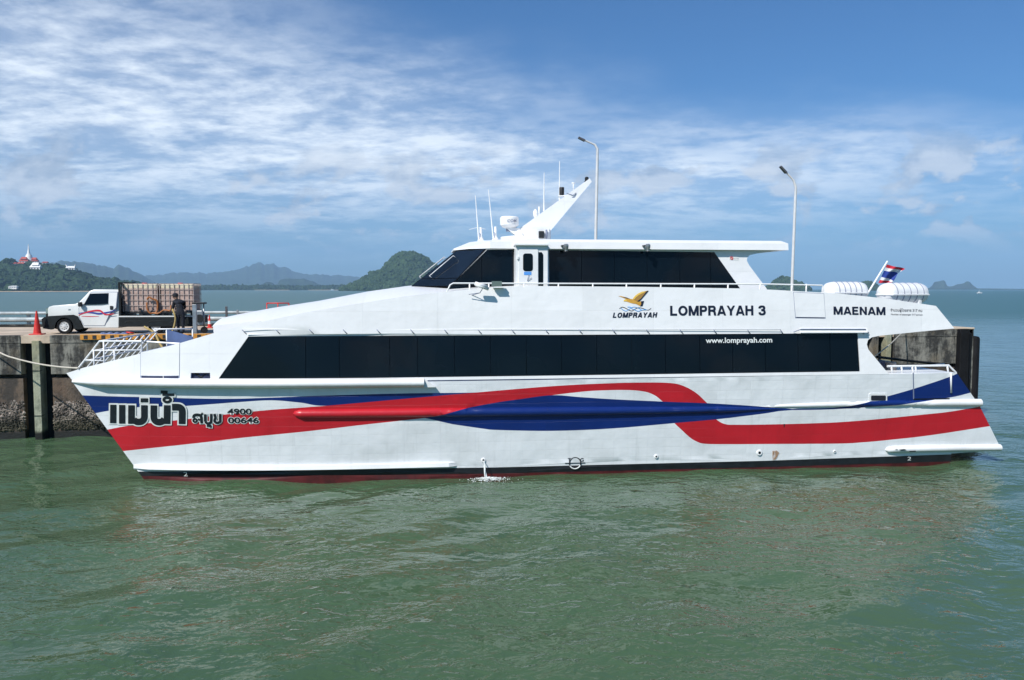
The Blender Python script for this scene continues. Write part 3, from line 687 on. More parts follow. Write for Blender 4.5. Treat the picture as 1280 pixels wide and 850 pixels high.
# seam, fold line and rain gutter above the windows
def strip(p, q, w_, surf=side_y, off=-.006, mat='blue grey', name='plate_seam', parent=ship, th=.01):
    d = Vector((q[0]-p[0], q[1]-p[1])); nn = Vector((-d.y, d.x)).normalized()*w_/2
    mb = MB(); panel(mb, [(p[0]-nn.x, p[1]-nn.y), (q[0]-nn.x, q[1]-nn.y), (q[0]+nn.x, q[1]+nn.y), (p[0]+nn.x, p[1]+nn.y)], surf, off, th, smooth=False); return mb.build(name, mat, parent)
gx0, gx1 = U(303, 411.6), U(975, 412.0)
mb = MB(); mb.tube([(gx0[0], side_y(*gx0)-.07, gx0[1]), (gx1[0], side_y(*gx1)-.07, gx1[1])], .011, 6); gut = mb.build('gutter_rail', 'white paint', ship)
for i in range(17):
    a = 303+i*42 if i < 16 else 974
    p, q = U(a, 411.8), U(a+5, 417.4)
    mb = MB(); mb.tube([(p[0], side_y(*p)-.07, p[1]), (q[0], side_y(*q)-.005, q[1])], .014, 5); mb.build('gutter_strut', 'blue grey', gut)
p0, p1 = U(310, 418.2), U(1072, 414.6)
mb = MB(); y0 = side_y(*p0); mb.add([(p0[0], y0+.02, p0[1]+.035), (p1[0], y0+.02, p1[1]+.035), (p1[0], y0-.045, p1[1]), (p0[0], y0-.045, p0[1]), (p0[0], y0+.02, p0[1]-.03), (p1[0], y0+.02, p1[1]-.03)], [(0, 3, 2, 1), (3, 4, 5, 2), (0, 4, 3), (1, 2, 5)]); mb.build('window_eave', 'white paint', ship)
# awning frame over the last two panes
q = [U(991, 415), U(998, 411.2), U(1078, 411.2), U(1085, 416.4)]
mb = MB(); mb.tube([(x, side_y(x, z)-(.05 if i in (0, 3) else .17), z) for i, (x, z) in enumerate(q)], .018, 6)
for a in (998, 1036, 1076):
    p, r_ = U(a, 411.4), U(a+3.5, 417.6); mb.tube([(p[0], side_y(*p)-.17, p[1]), (r_[0], side_y(*r_)-.01, r_[1])], .014, 5)
mb.build('awning_frame', 'blue grey', ship)
a, b = U(997, 413.2), U(1081, 413.0)
mb = MB(); mb.add([(a[0], -.0, a[1]+.1), (b[0], -.0, b[1]+.1), (b[0], -.06, b[1]-.06), (a[0], -.06, a[1]-.06)], [(0, 3, 2, 1)]); mb.build('awning_sheet', 'white paint', ship, recalc=False)

# ---- decks and inner walls
mb = MB(); vs = []; xr = np.linspace(-12.6, 14.9, 60)
for x in xr:
    y = min(1.0, bow_y(x, ZG)[0])+.04; vs += [(x, y, ZG-.02), (x, B-y, ZG-.02), (x, B-y, ZG-.12), (x, y, ZG-.12)]
fs = []
for i in range(59):
    for k in range(4): fs.append((4*i+k, 4*i+(k+1) % 4, 4*i+4+(k+1) % 4, 4*i+4+k))
mb.add(vs, fs+[(0, 1, 2, 3), (239, 238, 237, 236)]); mb.build('main_deck', 'deck blue', ship)
mb = MB(); mb.prism([(-10.5, 2.8), (-9.5, 1.5), (14.4, 1.4), (14.8, 2.85)], 1.85, B-1.85); mb.build('wet_deck', 'hull white', ship)
mb = MB(); mb.box((-1.5, .30, 4.42), (14.6, B-.30, 4.52)); mb.build('upper_deck', 'white paint', ship)
mb = MB(); mb.box((11.6, .28, ZG), (11.75, 2.6, 4.41)); mb.box((11.6, B-2.6, ZG), (11.75, B-.28, 4.41)); mb.box((11.6, 2.6, 3.0), (11.68, B-2.6, 4.41), 1); mb.build('aft_bulkhead', ['white paint', 'dark opening'], ship)
# foredeck roof: cambered from knuckle to knuckle; its fore end is a narrower trunk
kx = [p[0] for p in top]; kz = [p[1] for p in top]
knz = lambda x: float(np.interp(x, kx, kz))
cp = [S(253, 403, B/2), S(300, 392.5, B/2), S(340, 385, B/2), S(400, 375.8, B/2), S(460, 364.3, B/2), S(515, 356.6, B/2), S(560, 356, B/2)]
crz = lambda x: float(np.interp(x, [p.x for p in cp], [p.z for p in cp]))
xk = top[7][0]; xt = S(266, 407, 2.0).x
X = list(np.linspace(xk, .2, 30)); Y = np.linspace(-1, 1, 17); vs = []
for x in X:
    ye = side_y(x, knz(x))+.015; z0 = knz(x)-.012; zc0 = max(crz(x), z0+.05)
    for q in Y: vs.append((x, B/2+q*(B/2-ye), zc0-(zc0-z0)*abs(q)**2.2))
mb = MB(); k = len(Y); mb.add(vs, [(i*k+j, i*k+j+1, (i+1)*k+j+1, (i+1)*k+j) for i in range(len(X)-1) for j in range(k-1)], 0, True)
mb.build('foredeck_roof', 'cabin white', ship)
mb = MB(); vs = []; X = list(np.linspace(xt, xk+.01, 8)); Y = np.linspace(-1, 1, 13); k = len(Y)
for i, x in enumerate(X):
    yn = 2.0-(x-xt)/(xk-xt)*1.3; ze = S(266, 407, 2.0).z*(1-(x-xt)/(xk-xt))+(knz(xk)+.03)*(x-xt)/(xk-xt); zc0 = max(crz(x), ze+.02)
    for q in Y: vs.append((x, B/2+q*(B/2-yn), zc0-(zc0-ze)*abs(q)**2.2))
mb.add(vs, [(i*k+j, i*k+j+1, (i+1)*k+j+1, (i+1)*k+j) for i in range(7) for j in range(k-1)], 0, True)
lo = [(x+(.12 if x < xt+.1 else 0), y+(.10 if y < 3.8 else -.10), ZG) for (x, y, z) in [vs[i*k] for i in range(8)]+[vs[7*k]]]
near = [vs[i*k] for i in range(8)]; farv = [vs[i*k+k-1] for i in range(8)]; front = vs[:k]
for row, sgn in ((near, 1), (farv, -1)):
    q = [(x+.05, y+sgn*.12, 3.4) for x, y, z in row]; mb.add(row+q, [(i, i+1, 8+i+1, 8+i) for i in range(7)])
q = [(x+.05, y, 3.4) for x, y, z in front]; mb.add(front+q, [(i, i+1, k+i+1, k+i) for i in range(k-1)])
mb.build('fore_trunk', 'cabin white', ship)
mb = MB(); xb = S(209, 412, 3.4).x; xe = S(241, 421, 3.4).x
za, ze = S(209, 412, 3.4).z, S(241, 421, 3.4).z
mb.prism([(xb, 3.1), (xb, za), (xe, ze), (xe, 3.1)], 3.36, 3.44); mb.build('deck_housing', 'deck blue', ship)
# inside of the bow bulwark
mb = MB(); x0 = -12.4
mb.box((-10.6, 3.2, 3.0), (-10.4, 3.4, 3.55)); mb.lathe([(.10, -.45), (.22, -.45), (.22, -.40), (.10, -.36), (.10, .36), (.22, .40), (.22, .45), (.10, .45)], (-10.5, 3.3, 3.62), 14, 0, 'y'); mb.build('anchor_winch', 'recess navy', ship)

# ---- bow railing
def rail(pts, r, name='bow_rail', mat='white paint', parent=ship): mb = MB(); mb.tube(pts, r, 8); return mb.build(name, mat, parent)
def V3(px, py, y): return S(px, py, y)
a, b, c, d = V3(97, 461.5, 1.22), V3(124.5, 426.5, 1.05), V3(177, 426.5, .78), V3(177, 441, .78)
nr = rail([a, b, c, d], .03)
lerp = lambda p, q, u: p+(q-p)*u
rail([lerp(a, b, .67), V3(177, 437.6, .78)], .024); rail([lerp(a, b, .33), V3(129, 451, 1.02)], .024)
for q, y, zt_ in ((129.5, 1.02, 426.5), (142.8, .95, 437), (117, 1.08, 437)):
    p = V3(q, zt_, y); nr2 = rail([p, (p.x, p.y, 3.25)], .026)
p = [V3(184, 427, .72), V3(225, 429.6, .48)]; rail([(p[0].x, p[0].y, p[0].z-.35), p[0], p[1]], .026)
fx, fz = a.x, a.z-.05; txx = b.x; tz = b.z
ys = np.linspace(1.2, B-1.2, 9)
for y in ys[1:]: rail([(fx, y, fz), (txx+.03, y, tz-.02)], .024, 'pulpit_bar')
for u in (0.33, .67, 1.): rail([lerp(Vector((fx, ys[0], fz)), Vector((txx, ys[0], tz)), u), lerp(Vector((fx, ys[-1], fz)), Vector((txx, ys[-1], tz)), u)], .026, 'pulpit_rail')
fr = rail([V3(191.6, 411.6, B-.8), V3(240.5, 410.8, B-.2)], .028)
e = V3(240.5, 410.8, B-.2); rail([e, (e.x, e.y, 3.4)], .026); e = V3(208, 411.6, B-.6); rail([e, (e.x, e.y, 3.1)], .026)
rail([(txx, ys[-1], tz), V3(191.6, 411.6, B-.8)], .028)
mb = MB(); mb.box((fx-.1, 1.35, 2.9), (fx+.05, B-1.35, fz-.06)); mb.build('pulpit_sill', 'white paint', ship)

# ---- wheelhouse and upper saloon
YC = .85
def cab_y(x, z): return YC+.05*(z-5.8)
C = lambda px, py: onto(px, py, cab_y)
wall = [C(562.6, 358), C(609.2, 311), C(980.5, 308.5), C(983, 311.5), C(945, 317), C(937, 319), C(934, 322.5), C(933.6, 326), C(936.5, 331.5), C(958.5, 361), C(959, 366), C(554.6, 366)]
fw = [C(556.2, 364), C(608.8, 312.2), C(644, 311.8), C(644, 364)]; aw = [C(686, 312.4), C(893, 315.2), C(927.6, 364), C(686.5, 364)]
mb = MB(); panel(mb, wall, cab_y, 0, .08, holes=[fw, aw], smooth=False); o = mb.build('saloon_wall', 'cabin white', ship); mirrored(o)
mb = MB(); panel(mb, fw, cab_y, .045, .03, smooth=False); b1 = mb.build('window_band', 'seal black', ship); mirrored(b1)
mb = MB(); panel(mb, aw, cab_y, .045, .03, smooth=False); b2 = mb.build('window_band', 'seal black', ship); mirrored(b2)
def Z(px, py): return C(px, py)
sp = C(602, 321.5); spb = C(602.3, 364)
pane([(fw[0][0]+.05, fw[0][1]), (sp[0]-.01, sp[1]), (spb[0]-.01, spb[1])], b1, cab_y); pane([(spb[0]+.01, spb[1]), (sp[0]+.01, sp[1]), fw[1], fw[2], fw[3]], b1, cab_y)
def awz(x): return float(np.interp(x, [aw[0][0], aw[1][0]], [aw[0][1], aw[1][1]]))
ss = [C(p, 335)[0] for p in (727, 768, 809, 850, 888.5)]; e0 = aw[0][0]
for i in range(6):
    l = aw[0][0] if i == 0 else ss[i-1]+.008
    q = [(l, aw[3][1]), (l, awz(l))]+([(ss[i]-.008, awz(ss[i])), (ss[i]-.008, aw[3][1])] if i < 5 else [aw[1], aw[2]])
    pane(q, b2, cab_y)
# windscreen: centre facet between two swept quarter facets
xb_ = S(514.5, 356.8, B/2).x; xt_ = S(568.5, 316.5, B/2).x; zb_ = 5.86; zt_ = 7.06
yq = 2.5
A0 = Vector((C(564.5, 358)[0]-.03, YC+.03, zb_)); A1 = Vector((fw[1][0]-.05, YC+.07, zt_))
P = [A0, Vector((xb_, yq, zb_)), Vector((xb_, B-yq, zb_)), Vector((A0.x, B-YC, zb_))]
Q = [A1, Vector((xt_, yq, zt_)), Vector((xt_, B-yq, zt_)), Vector((A1.x, B-A1.y, zt_))]
ws = MB()
for i in range(3): ws.add([P[i], P[i+1], Q[i+1], Q[i]], [(0, 1, 2, 3)])
wsf = ws.build('windscreen_frame', 'seal black', ship, recalc=False)
for i in range(3):
    nn = (P[i+1]-P[i]).cross(Q[i]-P[i]).normalized()
    if nn.x > 0: nn = -nn
    sub = 2 if i == 1 else 1
    for s_ in range(sub):
        for (l0, l1) in ((.22, .985), (.01, .205)):
            g = .012
            c4 = [lerp(lerp(P[i], P[i+1], u), lerp(Q[i], Q[i+1], u), h) for u, h in ((s_/sub+g, l0), ((s_+1)/sub-g, l0), ((s_+1)/sub-g, l1), (s_/sub+g, l1))]
            mb = MB(); mb.add([c+nn*.012 for c in c4]+[c+nn*.002 for c in c4], [(0, 1, 2, 3), (0, 4, 5, 1), (1, 5, 6, 2), (2, 6, 7, 3), (3, 7, 4, 0)]); mb.build('windscreen_pane', 'wind glass', wsf)
for i, u, l in ((0, .72, .0), (1, .25, 0), (1, .75, 0)):
    a = lerp(lerp(P[i], P[i+1], u), lerp(Q[i], Q[i+1], u), .24); b = lerp(lerp(P[i], P[i+1], u), lerp(Q[i], Q[i+1], u), .80)
    off = Vector((-.09, -.04, .06)); mb = MB(); mb.tube([a+off, b+off], .016, 6); mb.tube([a, a+off], .012, 5); mb.tube([b, b+off], .012, 5); mb.build('wiper', 'rail white', wsf)
# roof: flat crown, bevelled fascia, visor at the front
xa = C(977, 303)[0]; xtip = S(565.5, 313.6, B/2).x
RZ0, RZ1 = 7.065, 7.385
low = [(xa+.15, .72), (C(612, 311)[0], .72), (xtip+.45, 1.7), (xtip, 2.8), (xtip, B-2.8), (xtip+.45, B-1.7), (C(612, 311)[0], B-.72), (xa+.15, B-.72)]
upr = [(xa, .98), (C(634, 299)[0], .98), (xtip+.95, 1.9), (xtip+.55, 2.9), (xtip+.55, B-2.9), (xtip+.95, B-1.9), (C(634, 299)[0], B-.98), (xa, B-.98)]
mid = [(x+.0, y) for x, y in low]
mb = MB(); n8 = 8
vs = [(x, y, RZ0+(.0 if i not in (2, 3, 4, 5) else .03)) for i, (x, y) in enumerate(low)]+[(x, y+(.03 if y < 3.8 else -.03), RZ0+.22 if i in (0, 1, 6, 7) else RZ0+.09) for i, (x, y) in enumerate(mid)]+[(x, y, RZ1) for x, y in upr]
fs = [tuple(range(8))[::-1], tuple(range(16, 24))]
for l in (0, 8):
    for i in range(8): fs.append((l+i, l+(i+1) % 8, l+8+(i+1) % 8, l+8+i))
mb.add(vs, fs); mb.build('saloon_roof', 'cabin white', ship)
mb = MB(); xw = C(926, 330)[0]; mb.box((xw-.1, .95, 5.7), (xw, B-.95, RZ0-.02)); mb.build('saloon_aft_wall', 'white paint', ship)
# bridge door lobby
xl, xr_ = S(644.6, 330, .42).x, S(684.6, 330, .42).x; zl, zh = 5.70, S(660, 306.6, .38).z
mb = MB(); mb.box((xl, .42, zl), (xr_, .9, zh)); lob = mb.build('door_lobby', 'cabin white', ship)
mb = MB(); mb.box((xl-.04, .30, zh-.002), (xr_+.03, .92, zh+.05)); mb.build('lobby_roof', 'white paint', lob)
def flat(pxs, y, th, name, mat, parent, bev=None):
    mb = MB(); q = [S(a, b, y) for a, b in pxs]; mb.prism([(p.x, p.z) for p in q], y, y+th); return mb.build(name, mat, parent)
def rrect(x0, y0, x1, y1, r, n=4):
    out = []
    for cx, cy, a0 in ((x1-r, y1-r, 0), (x0+r, y1-r, 90), (x0+r, y0+r, 180), (x1-r, y0+r, 270)):
        for i in range(n+1): a = R(a0+90*i/n); out.append((cx+r*math.cos(a), cy+r*math.sin(a)))
    return out
dr = flat(rrect(648.5, 311, 672.5, 362, 2), .395, .024, 'bridge_door', 'white paint', lob)
flat(rrect(653.8, 316.8, 666, 339, 3.2), .385, .009, 'door_window', 'dark glass', dr)
flat([(655, 339.8), (664.2, 339.8), (664.2, 343.6), (655, 343.6)], .386, .008, 'door_notice', 'sign blue', dr)
mb = MB(); p = S(659, 351, .37); mb.tube([(p.x, .37, p.z), (p.x+.05, .37, p.z+.2)], .008, 5); mb.tube([(p.x, .37, p.z), (p.x+.14, .37, p.z+.1)], .008, 5); mb.build('door_handle', 'blue grey', dr)
flat([(673.2, 315.2), (677, 315.2), (679, 318), (679, 359), (673.2, 359)], .409, .008, 'lobby_window', 'dark glass', lob)
flat([(646.5, 320.5), (648.4, 320.5), (648.4, 324), (646.5, 324)], .36, .05, 'door_hinge', 'white paint', lob)

# ---- handrail along the upper side deck
zr = S(760, 354.2, .2).z
x0, x1 = S(560, 353, .22).x, S(958, 356, .22).x
mb = MB(); mb.tube([(x0-.05, .26, 5.66), (x0+.07, .26, zr-.05), (x0+.16, .26, zr), (x1, .26, zr-.02), (S(1028, 356, .26).x, .26, zr-.06), (S(1028, 356, .26).x, .26, zr-.25)], .024, 8); hr = mb.build('handrail', 'white paint', ship); mirrored(hr)
for p in (587, 611, 655, 698, 741, 783, 826, 868, 910, 950, 990, 1008):
    x = S(p, 355, .26).x; mb = MB(); mb.tube([(x, .26, zr-.01), (x, .27, 5.52)], .026, 6); mirrored(mb.build('handrail_post', 'white paint', hr), hr)
# lamps and camera on the near side
def arm(p, q, par): mb = MB(); mb.tube([p, q], .012, 6); return mb.build('bracket', 'blue grey', par)
cc = S(603, 358.5, -.10); mb = MB(); a = S(594.6, 355.6, -.14); b = S(610.5, 361.2, -.06); mb.tube([a, b], .055, 10); mb.tube([lerp(a, b, -.04)+Vector((0, 0, .03)), lerp(a, b, .9)+Vector((0, 0, .045))], .06, 10); cam_ = mb.build('security_camera', 'white paint', ship)
bs = S(588, 369.5, .24); arm(cc-Vector((0, 0, .06)), S(600, 366, -.0), cam_); arm(S(600, 366, -.0), bs+Vector((0, .03, 0)), cam_); arm(S(600, 366, -.0), S(586, 368, .1), cam_)
mb = MB(); q = [S(614.8, 351.4, -.05), S(627.4, 351.4, -.05), S(627.4, 358.0, .0), S(614.8, 358.0, .0)]; mb.add(q+[v_+Vector((0, .12, .0)) for v_ in q], [(0, 3, 2, 1), (4, 5, 6, 7), (0, 1, 5, 4), (1, 2, 6, 5), (2, 3, 7, 6), (3, 0, 4, 7)]); fl = mb.build('floodlight', 'lamp glass', ship)
mb = MB(); mb.box((q[3].x+.05, .0, q[3].z-.045), (q[2].x+.06, .24, q[3].z-.01)); mb.build('lamp_shelf', 'white paint', fl)
for px_ in (707.5, 809.8):
    p = S(px_, 310, .56); l_ = MB(); l_.lathe([(.05, .06), (.085, .03), (.085, -.05), (.06, -.09), (.05, -.16), (.07, -.17)], p+Vector((0, 0, .07)), 12); sp_ = l_.build('spotlight', 'steel', ship)
    mb = MB(); mb.box((p.x-.14, .56, p.z+.06), (p.x+.02, .76, p.z+.1)); mb.build('bracket', 'lamp grey', sp_)
# ---- mast, radar, aerials on the roof
YM = B/2
def M3(px, py, y=YM): return S(px, py, y)
def solid(pxs, half, name, mat='white paint', parent=ship, y=YM, taper=1.):
    q = [M3(a, b, y) for a, b in pxs]; mb = MB(); mb.prism([(p.x, p.z) for p in q], y-half, y+half); return mb.build(name, mat, parent)
mast = MB(); pr = [(652, 284), (736.5, 223.4), (739, 227.6), (703, 270), (686.5, 289), (686, 300), (654, 300)]
q = [M3(*p) for p in pr]; hw = [.42, .10, .10, .22, .36, .42, .45]
vs = [(p.x, YM-h, p.z) for p, h in zip(q, hw)]+[(p.x, YM+h, p.z) for p, h in zip(q, hw)]
mast.add(vs, [(0, 1, 2, 3, 4, 5, 6), (13, 12, 11, 10, 9, 8, 7)]+[((i+1) % 7, i, 7+i, 7+(i+1) % 7) for i in range(7)]); mast = mast.build('mast', 'cabin white', ship)
solid([(656, 284.5), (683, 284.5), (683, 300), (656, 300)], .62, 'mast_foot', parent=mast)
solid([(673.5, 289), (679.8, 289), (679.8, 297.4), (673.5, 297.4)], .06, 'horn_speaker', 'black plastic', mast, YM-.68)
mb = MB(); p = M3(683, 293, YM-.68); mb.tube([p+Vector((0, 0, .16)), p-Vector((0, 0, .14))], .035, 8); mb.build('deck_lamp', 'blue grey', mast)
solid([(631, 284.4), (653, 286), (652, 298), (640, 299.5), (644, 294.5)], .16, 'radar_bracket', parent=mast)
solid([(626, 296.4), (652, 294), (655, 301), (626, 301)], .3, 'radar_shelf', parent=mast)
c = M3(636.7, 277.5); k = .0287*1.0
mb = MB(); mb.lathe([(.05, -.235), (.24, -.20), (.335, -.11), (.34, .14), (.30, .19), (.05, .205)], c, 24); rad = mb.build('radar_dome', 'white paint', mast)
mb = MB(); mb.lathe([(.12, -.34), (.12, -.21)], c, 12); mb.build('radar_pedestal', 'blue grey', rad)
for top_, bot, nm in (((594.2, 244), (598.3, 299), 1), ((610.6, 237), (616.5, 298), 1), ((680.2, 216), (679.8, 264), 0), ((699.5, 201.5), (699.2, 250), 0)):
    a, b = M3(*top_), M3(*bot); mb = MB(); mb.tube([a, lerp(a, b, .3), lerp(a, b, .72), b], [.014, .018, .024, .028], 6); an = mb.build('whip_aerial', 'white paint', ship)
    if nm:
        mb = MB(); mb.lathe([(.13, -.06), (.10, .0), (.05, .1), (.04, .42)], (b.x+.08, b.y, b.z), 10); mb.build('aerial_base', 'white paint', an)
        mb = MB(); mb.tube([lerp(a, b, .86), b+Vector((.05, -.06, .2)), b+Vector((.02, -.1, 0))], .012, 5); mb.build('aerial_cable', 'blue grey', an)
a = M3(596.6, 285); mb = MB(); mb.tube([a+Vector((-.29, 0, -.06)), a+Vector((0, 0, .02)), a+Vector((.29, 0, -.04))], .009, 5); mb.build('cross_aerial', 'white paint', ship)
p = M3(702, 239); mb = MB(); mb.lathe([(.06, -.16), (.095, -.14), (.095, .11), (.085, .14)], p, 12); mb.build('navigation_light', 'black plastic', mast)
mb = MB(); mb.box((p.x-.12, p.y-.08, p.z-.19), (p.x+.2, p.y+.08, p.z-.15)); mb.build('light_bracket', 'white paint', mast)
p = M3(733.4, 225.2); mb = MB(); mb.lathe([(.11, -.05), (.06, -.03), (.07, 0), (.07, .09), (.03, .12)], p, 12); mb.build('navigation_light', 'black plastic', mast)
p = M3(716.6, 231.5); mb = MB(); mb.tube([p+Vector((0, 0, .06)), p-Vector((0, 0, .18))], .018, 6); mb.tube([p+Vector((-.06, 0, .07)), p+Vector((.06, 0, .07))], .03, 6); mb.build('wind_sensor', 'white paint', mast)
p = M3(669.2, 267); mb = MB(); mb.lathe([(.03, -.16), (.075, -.1), (.085, .05), (.05, .13), (.01, .16)], p, 12); mb.build('satellite_dome', 'white paint', mast)
p = M3(673.8, 263.5); mb = MB(); mb.tube([p+Vector((0, 0, .15)), p-Vector((0, 0, .2))], .028, 7); mb.build('gps_aerial', 'white paint', mast)
a, b, c = M3(708, 241.5, YM-.2), M3(716, 244, YM-.22), M3(720, 241, YM-.2); mb = MB(); mb.tube([a, b, c, M3(718, 246, YM-.2), M3(715, 247, YM-.2)], .013, 5); mb.build('mast_cable', 'blue grey', mast)

# ---- small hull fittings
def disc(px, py, r, mat='white paint', hole='seal black', name='hull_outlet'):
    x, z = H(px, py); y = hull_y(x, z); mb = MB(); mb.lathe([(r, .03), (r, -.02), (r*.85, -.035), (r*.5, -.035)], (x, y, z), 16, 0, 'y'); o = mb.build(name, mat, ship)
    mb = MB(); mb.lathe([(r*.48, -.01), (r*.45, -.04)], (x, y, z), 12, 0, 'y'); mb.build('outlet_hole', hole, o); return x, y, z
OUT = disc(604.2, 575, .075); disc(820, 570.5, .065); disc(949, 565.7, .10); disc(1043, 564.2, .05)
def hpanel(pxs, off, th, name, mat, parent=ship, n=1):
    mb = MB(); panel(mb, HP(pxs, hull_y, n), hull_y, off, th, smooth=False); return mb.build(name, mat, parent)
wf = hpanel(rrect(1086, 491.5, 1108.5, 502.2, 2), -.022, .03, 'port_frame', 'white paint'); hpanel(rrect(1088.3, 494.2, 1106.8, 500.6, 1.3), -.028, .01, 'port_light', 'dark opening', wf)
hpanel([(1140.8, 466), (1142.2, 466), (1142.6, 499), (1141.4, 499)], -.006, .008, 'gate_seam', 'blue grey'); hpanel([(1142, 498.2), (1187, 497.6), (1187, 499), (1142, 500)], -.006, .008, 'gate_seam', 'seal black')
q = HP([(1188, 466), (1188.2, 491)]); mb = MB(); mb.tube([(x, hull_y(x, z)-.03, z) for x, z in q], .03, 6); mb.build('gate_post', 'white paint', ship)
for pts in ([(1120, 561), (1127, 560.2), (1130, 561.4), (1124, 562.2)], [(1133, 562.6), (1141, 562.2), (1141.5, 563.6), (1134, 563.8)], [(1115, 560.2), (1118.6, 560), (1118.4, 561)]): hpanel(pts, -.155, .004, 'scuff_mark', 'boot black')
for pts in ([(965.4, 563.5), (970.8, 563), (974, 566), (969, 574.5), (965.2, 575.2)],): hpanel(pts, -.02 if pts[0][0] < 1000 else -.15, .004, 'rust_stain', 'rust')
hpanel([(979.5, 530), (981, 530), (980.6, 534), (979.8, 534.4)], -.006, .008, 'scrape', 'boot black')
# load line: a ring cut by a bar, a letter on each side
x, z = H(718.8, 578.8); y = hull_y(x, z); mb = MB(); rr_ = .185
zsp = float(np.interp(x, [p[0] for p in bt], [p[1] for p in bt]))
def arc(r_, th, up): 
    q = [(x+r_*math.cos(a), y-.010, z+r_*math.sin(a)) for a in np.linspace(-math.pi/2, 1.5*math.pi, 57)]; q = [p for p in q if (p[2] > zsp) == up]
    if not up: i = max(range(len(q)-1), key=lambda i: (Vector(q[i+1])-Vector(q[i])).length); q = q[i+1:]+q[:i+1]
    m_ = MB(); m_.tube(q, th, 6); return m_
mb = arc(rr_, .021, True); mb.box((x-.33, y-.012, z-.012), (x+.33, y+.01, z+.014)); ll = mb.build('load_line', 'boot black', ship)
arc(rr_, .021, False).build('load_ring', 'print white', ll)
# ---- lettering
circ = lambda cx, cy, rx, ry, n=18: [(cx+rx*math.cos(2*math.pi*i/n), cy+ry*math.sin(2*math.pi*i/n)) for i in range(n)]
def text(body, box, f, off, mat, bold=.0, name='lettering', shear=0., parent=ship, spacing=1., fy=None):
    """box: left end of the base line, its right end, cap height of the whole (photo places)"""
    cu = bpy.data.curves.new('t', 'FONT'); cu.body = body; cu.offset = bold; cu.shear = shear; cu.space_character = spacing; cu.resolution_u = 4
    ob = bpy.data.objects.new('t', cu); COL.objects.link(ob); bpy.context.view_layer.update()
    me = bpy.data.meshes.new_from_object(ob.evaluated_get(bpy.context.evaluated_depsgraph_get())); bpy.data.objects.remove(ob); bpy.data.curves.remove(cu)
    co = np.array([v_.co[:] for v_ in me.vertices]); a, b = co.min(0), co.max(0)
    l, r_, t_ = f(*box[0]), f(*box[1]), f(*box[2])
    fy = fy or (side_y if f is U else (cab_y if f is C else hull_y))
    for v_ in me.vertices:
        u = (v_.co.x-a[0])/(b[0]-a[0]); h = (v_.co.y-a[1])/(b[1]-a[1])
        x = l[0]+(r_[0]-l[0])*u; z = l[1]+(r_[1]-l[1])*u+(t_[1]-l[1])*h
        v_.co = (x, fy(x, z)+off, z)
    me.materials.append(MATS[mat]); me.update()
    if me.polygons and me.polygons[0].normal.y > 0: me.flip_normals()
    return link(name, me, parent)
ABC = {'L': (.66, [[(.105, 0), (.105, 1)], [(0, .105), (.64, .105)]]), 'O': (.86, [circ(.43, .5, .325, .40, 28)]),
 'M': (.94, [[(.105, 0), (.105, 1)], [(.835, 0), (.835, 1)], [(.14, 1.04), (.47, .02)], [(.80, 1.04), (.47, .02)]]),
 'P': (.70, [[(.105, 0), (.105, 1)], cr([(.12, .9), (.40, .9), (.54, .85), (.585, .7), (.54, .54), (.40, .48), (.12, .48)], 4)]),
 'R': (.76, [[(.105, 0), (.105, 1)], cr([(.12, .9), (.42, .9), (.56, .85), (.60, .71), (.56, .56), (.42, .50), (.12, .50)], 4), cr([(.42, .48), (.55, .42), (.60, .28), (.64, -.02)], 4)]),
 'A': (.80, [[(.08, -.05), (.385, 1.02)], [(.72, -.05), (.415, 1.02)], [(.2, .27), (.6, .27)]]),
 'Y': (.76, [[(.08, 1.05), (.38, .44)], [(.68, 1.05), (.38, .44)], [(.38, .5), (.38, 0)]]),
 'H': (.76, [[(.105, 0), (.105, 1)], [(.645, 0), (.645, 1)], [(.12, .54), (.63, .54)]]),
 'E': (.68, [[(.105, 0), (.105, 1)], [(0, .9), (.63, .9)], [(0, .51), (.58, .51)], [(0, .1), (.65, .1)]]),
 'N': (.76, [[(.105, 0), (.105, 1)], [(.645, 0), (.645, 1)], [(.10, 1.02), (.65, -.02)]]),
 '3': (.68, [cr([(.09, .70), (.14, .84), (.33, .905), (.52, .84), (.53, .66), (.42, .55), (.26, .53)], 4), cr([(.26, .535), (.47, .5), (.575, .36), (.53, .17), (.35, .09), (.16, .14), (.08, .31)], 4)]), ' ': (.30, [])}
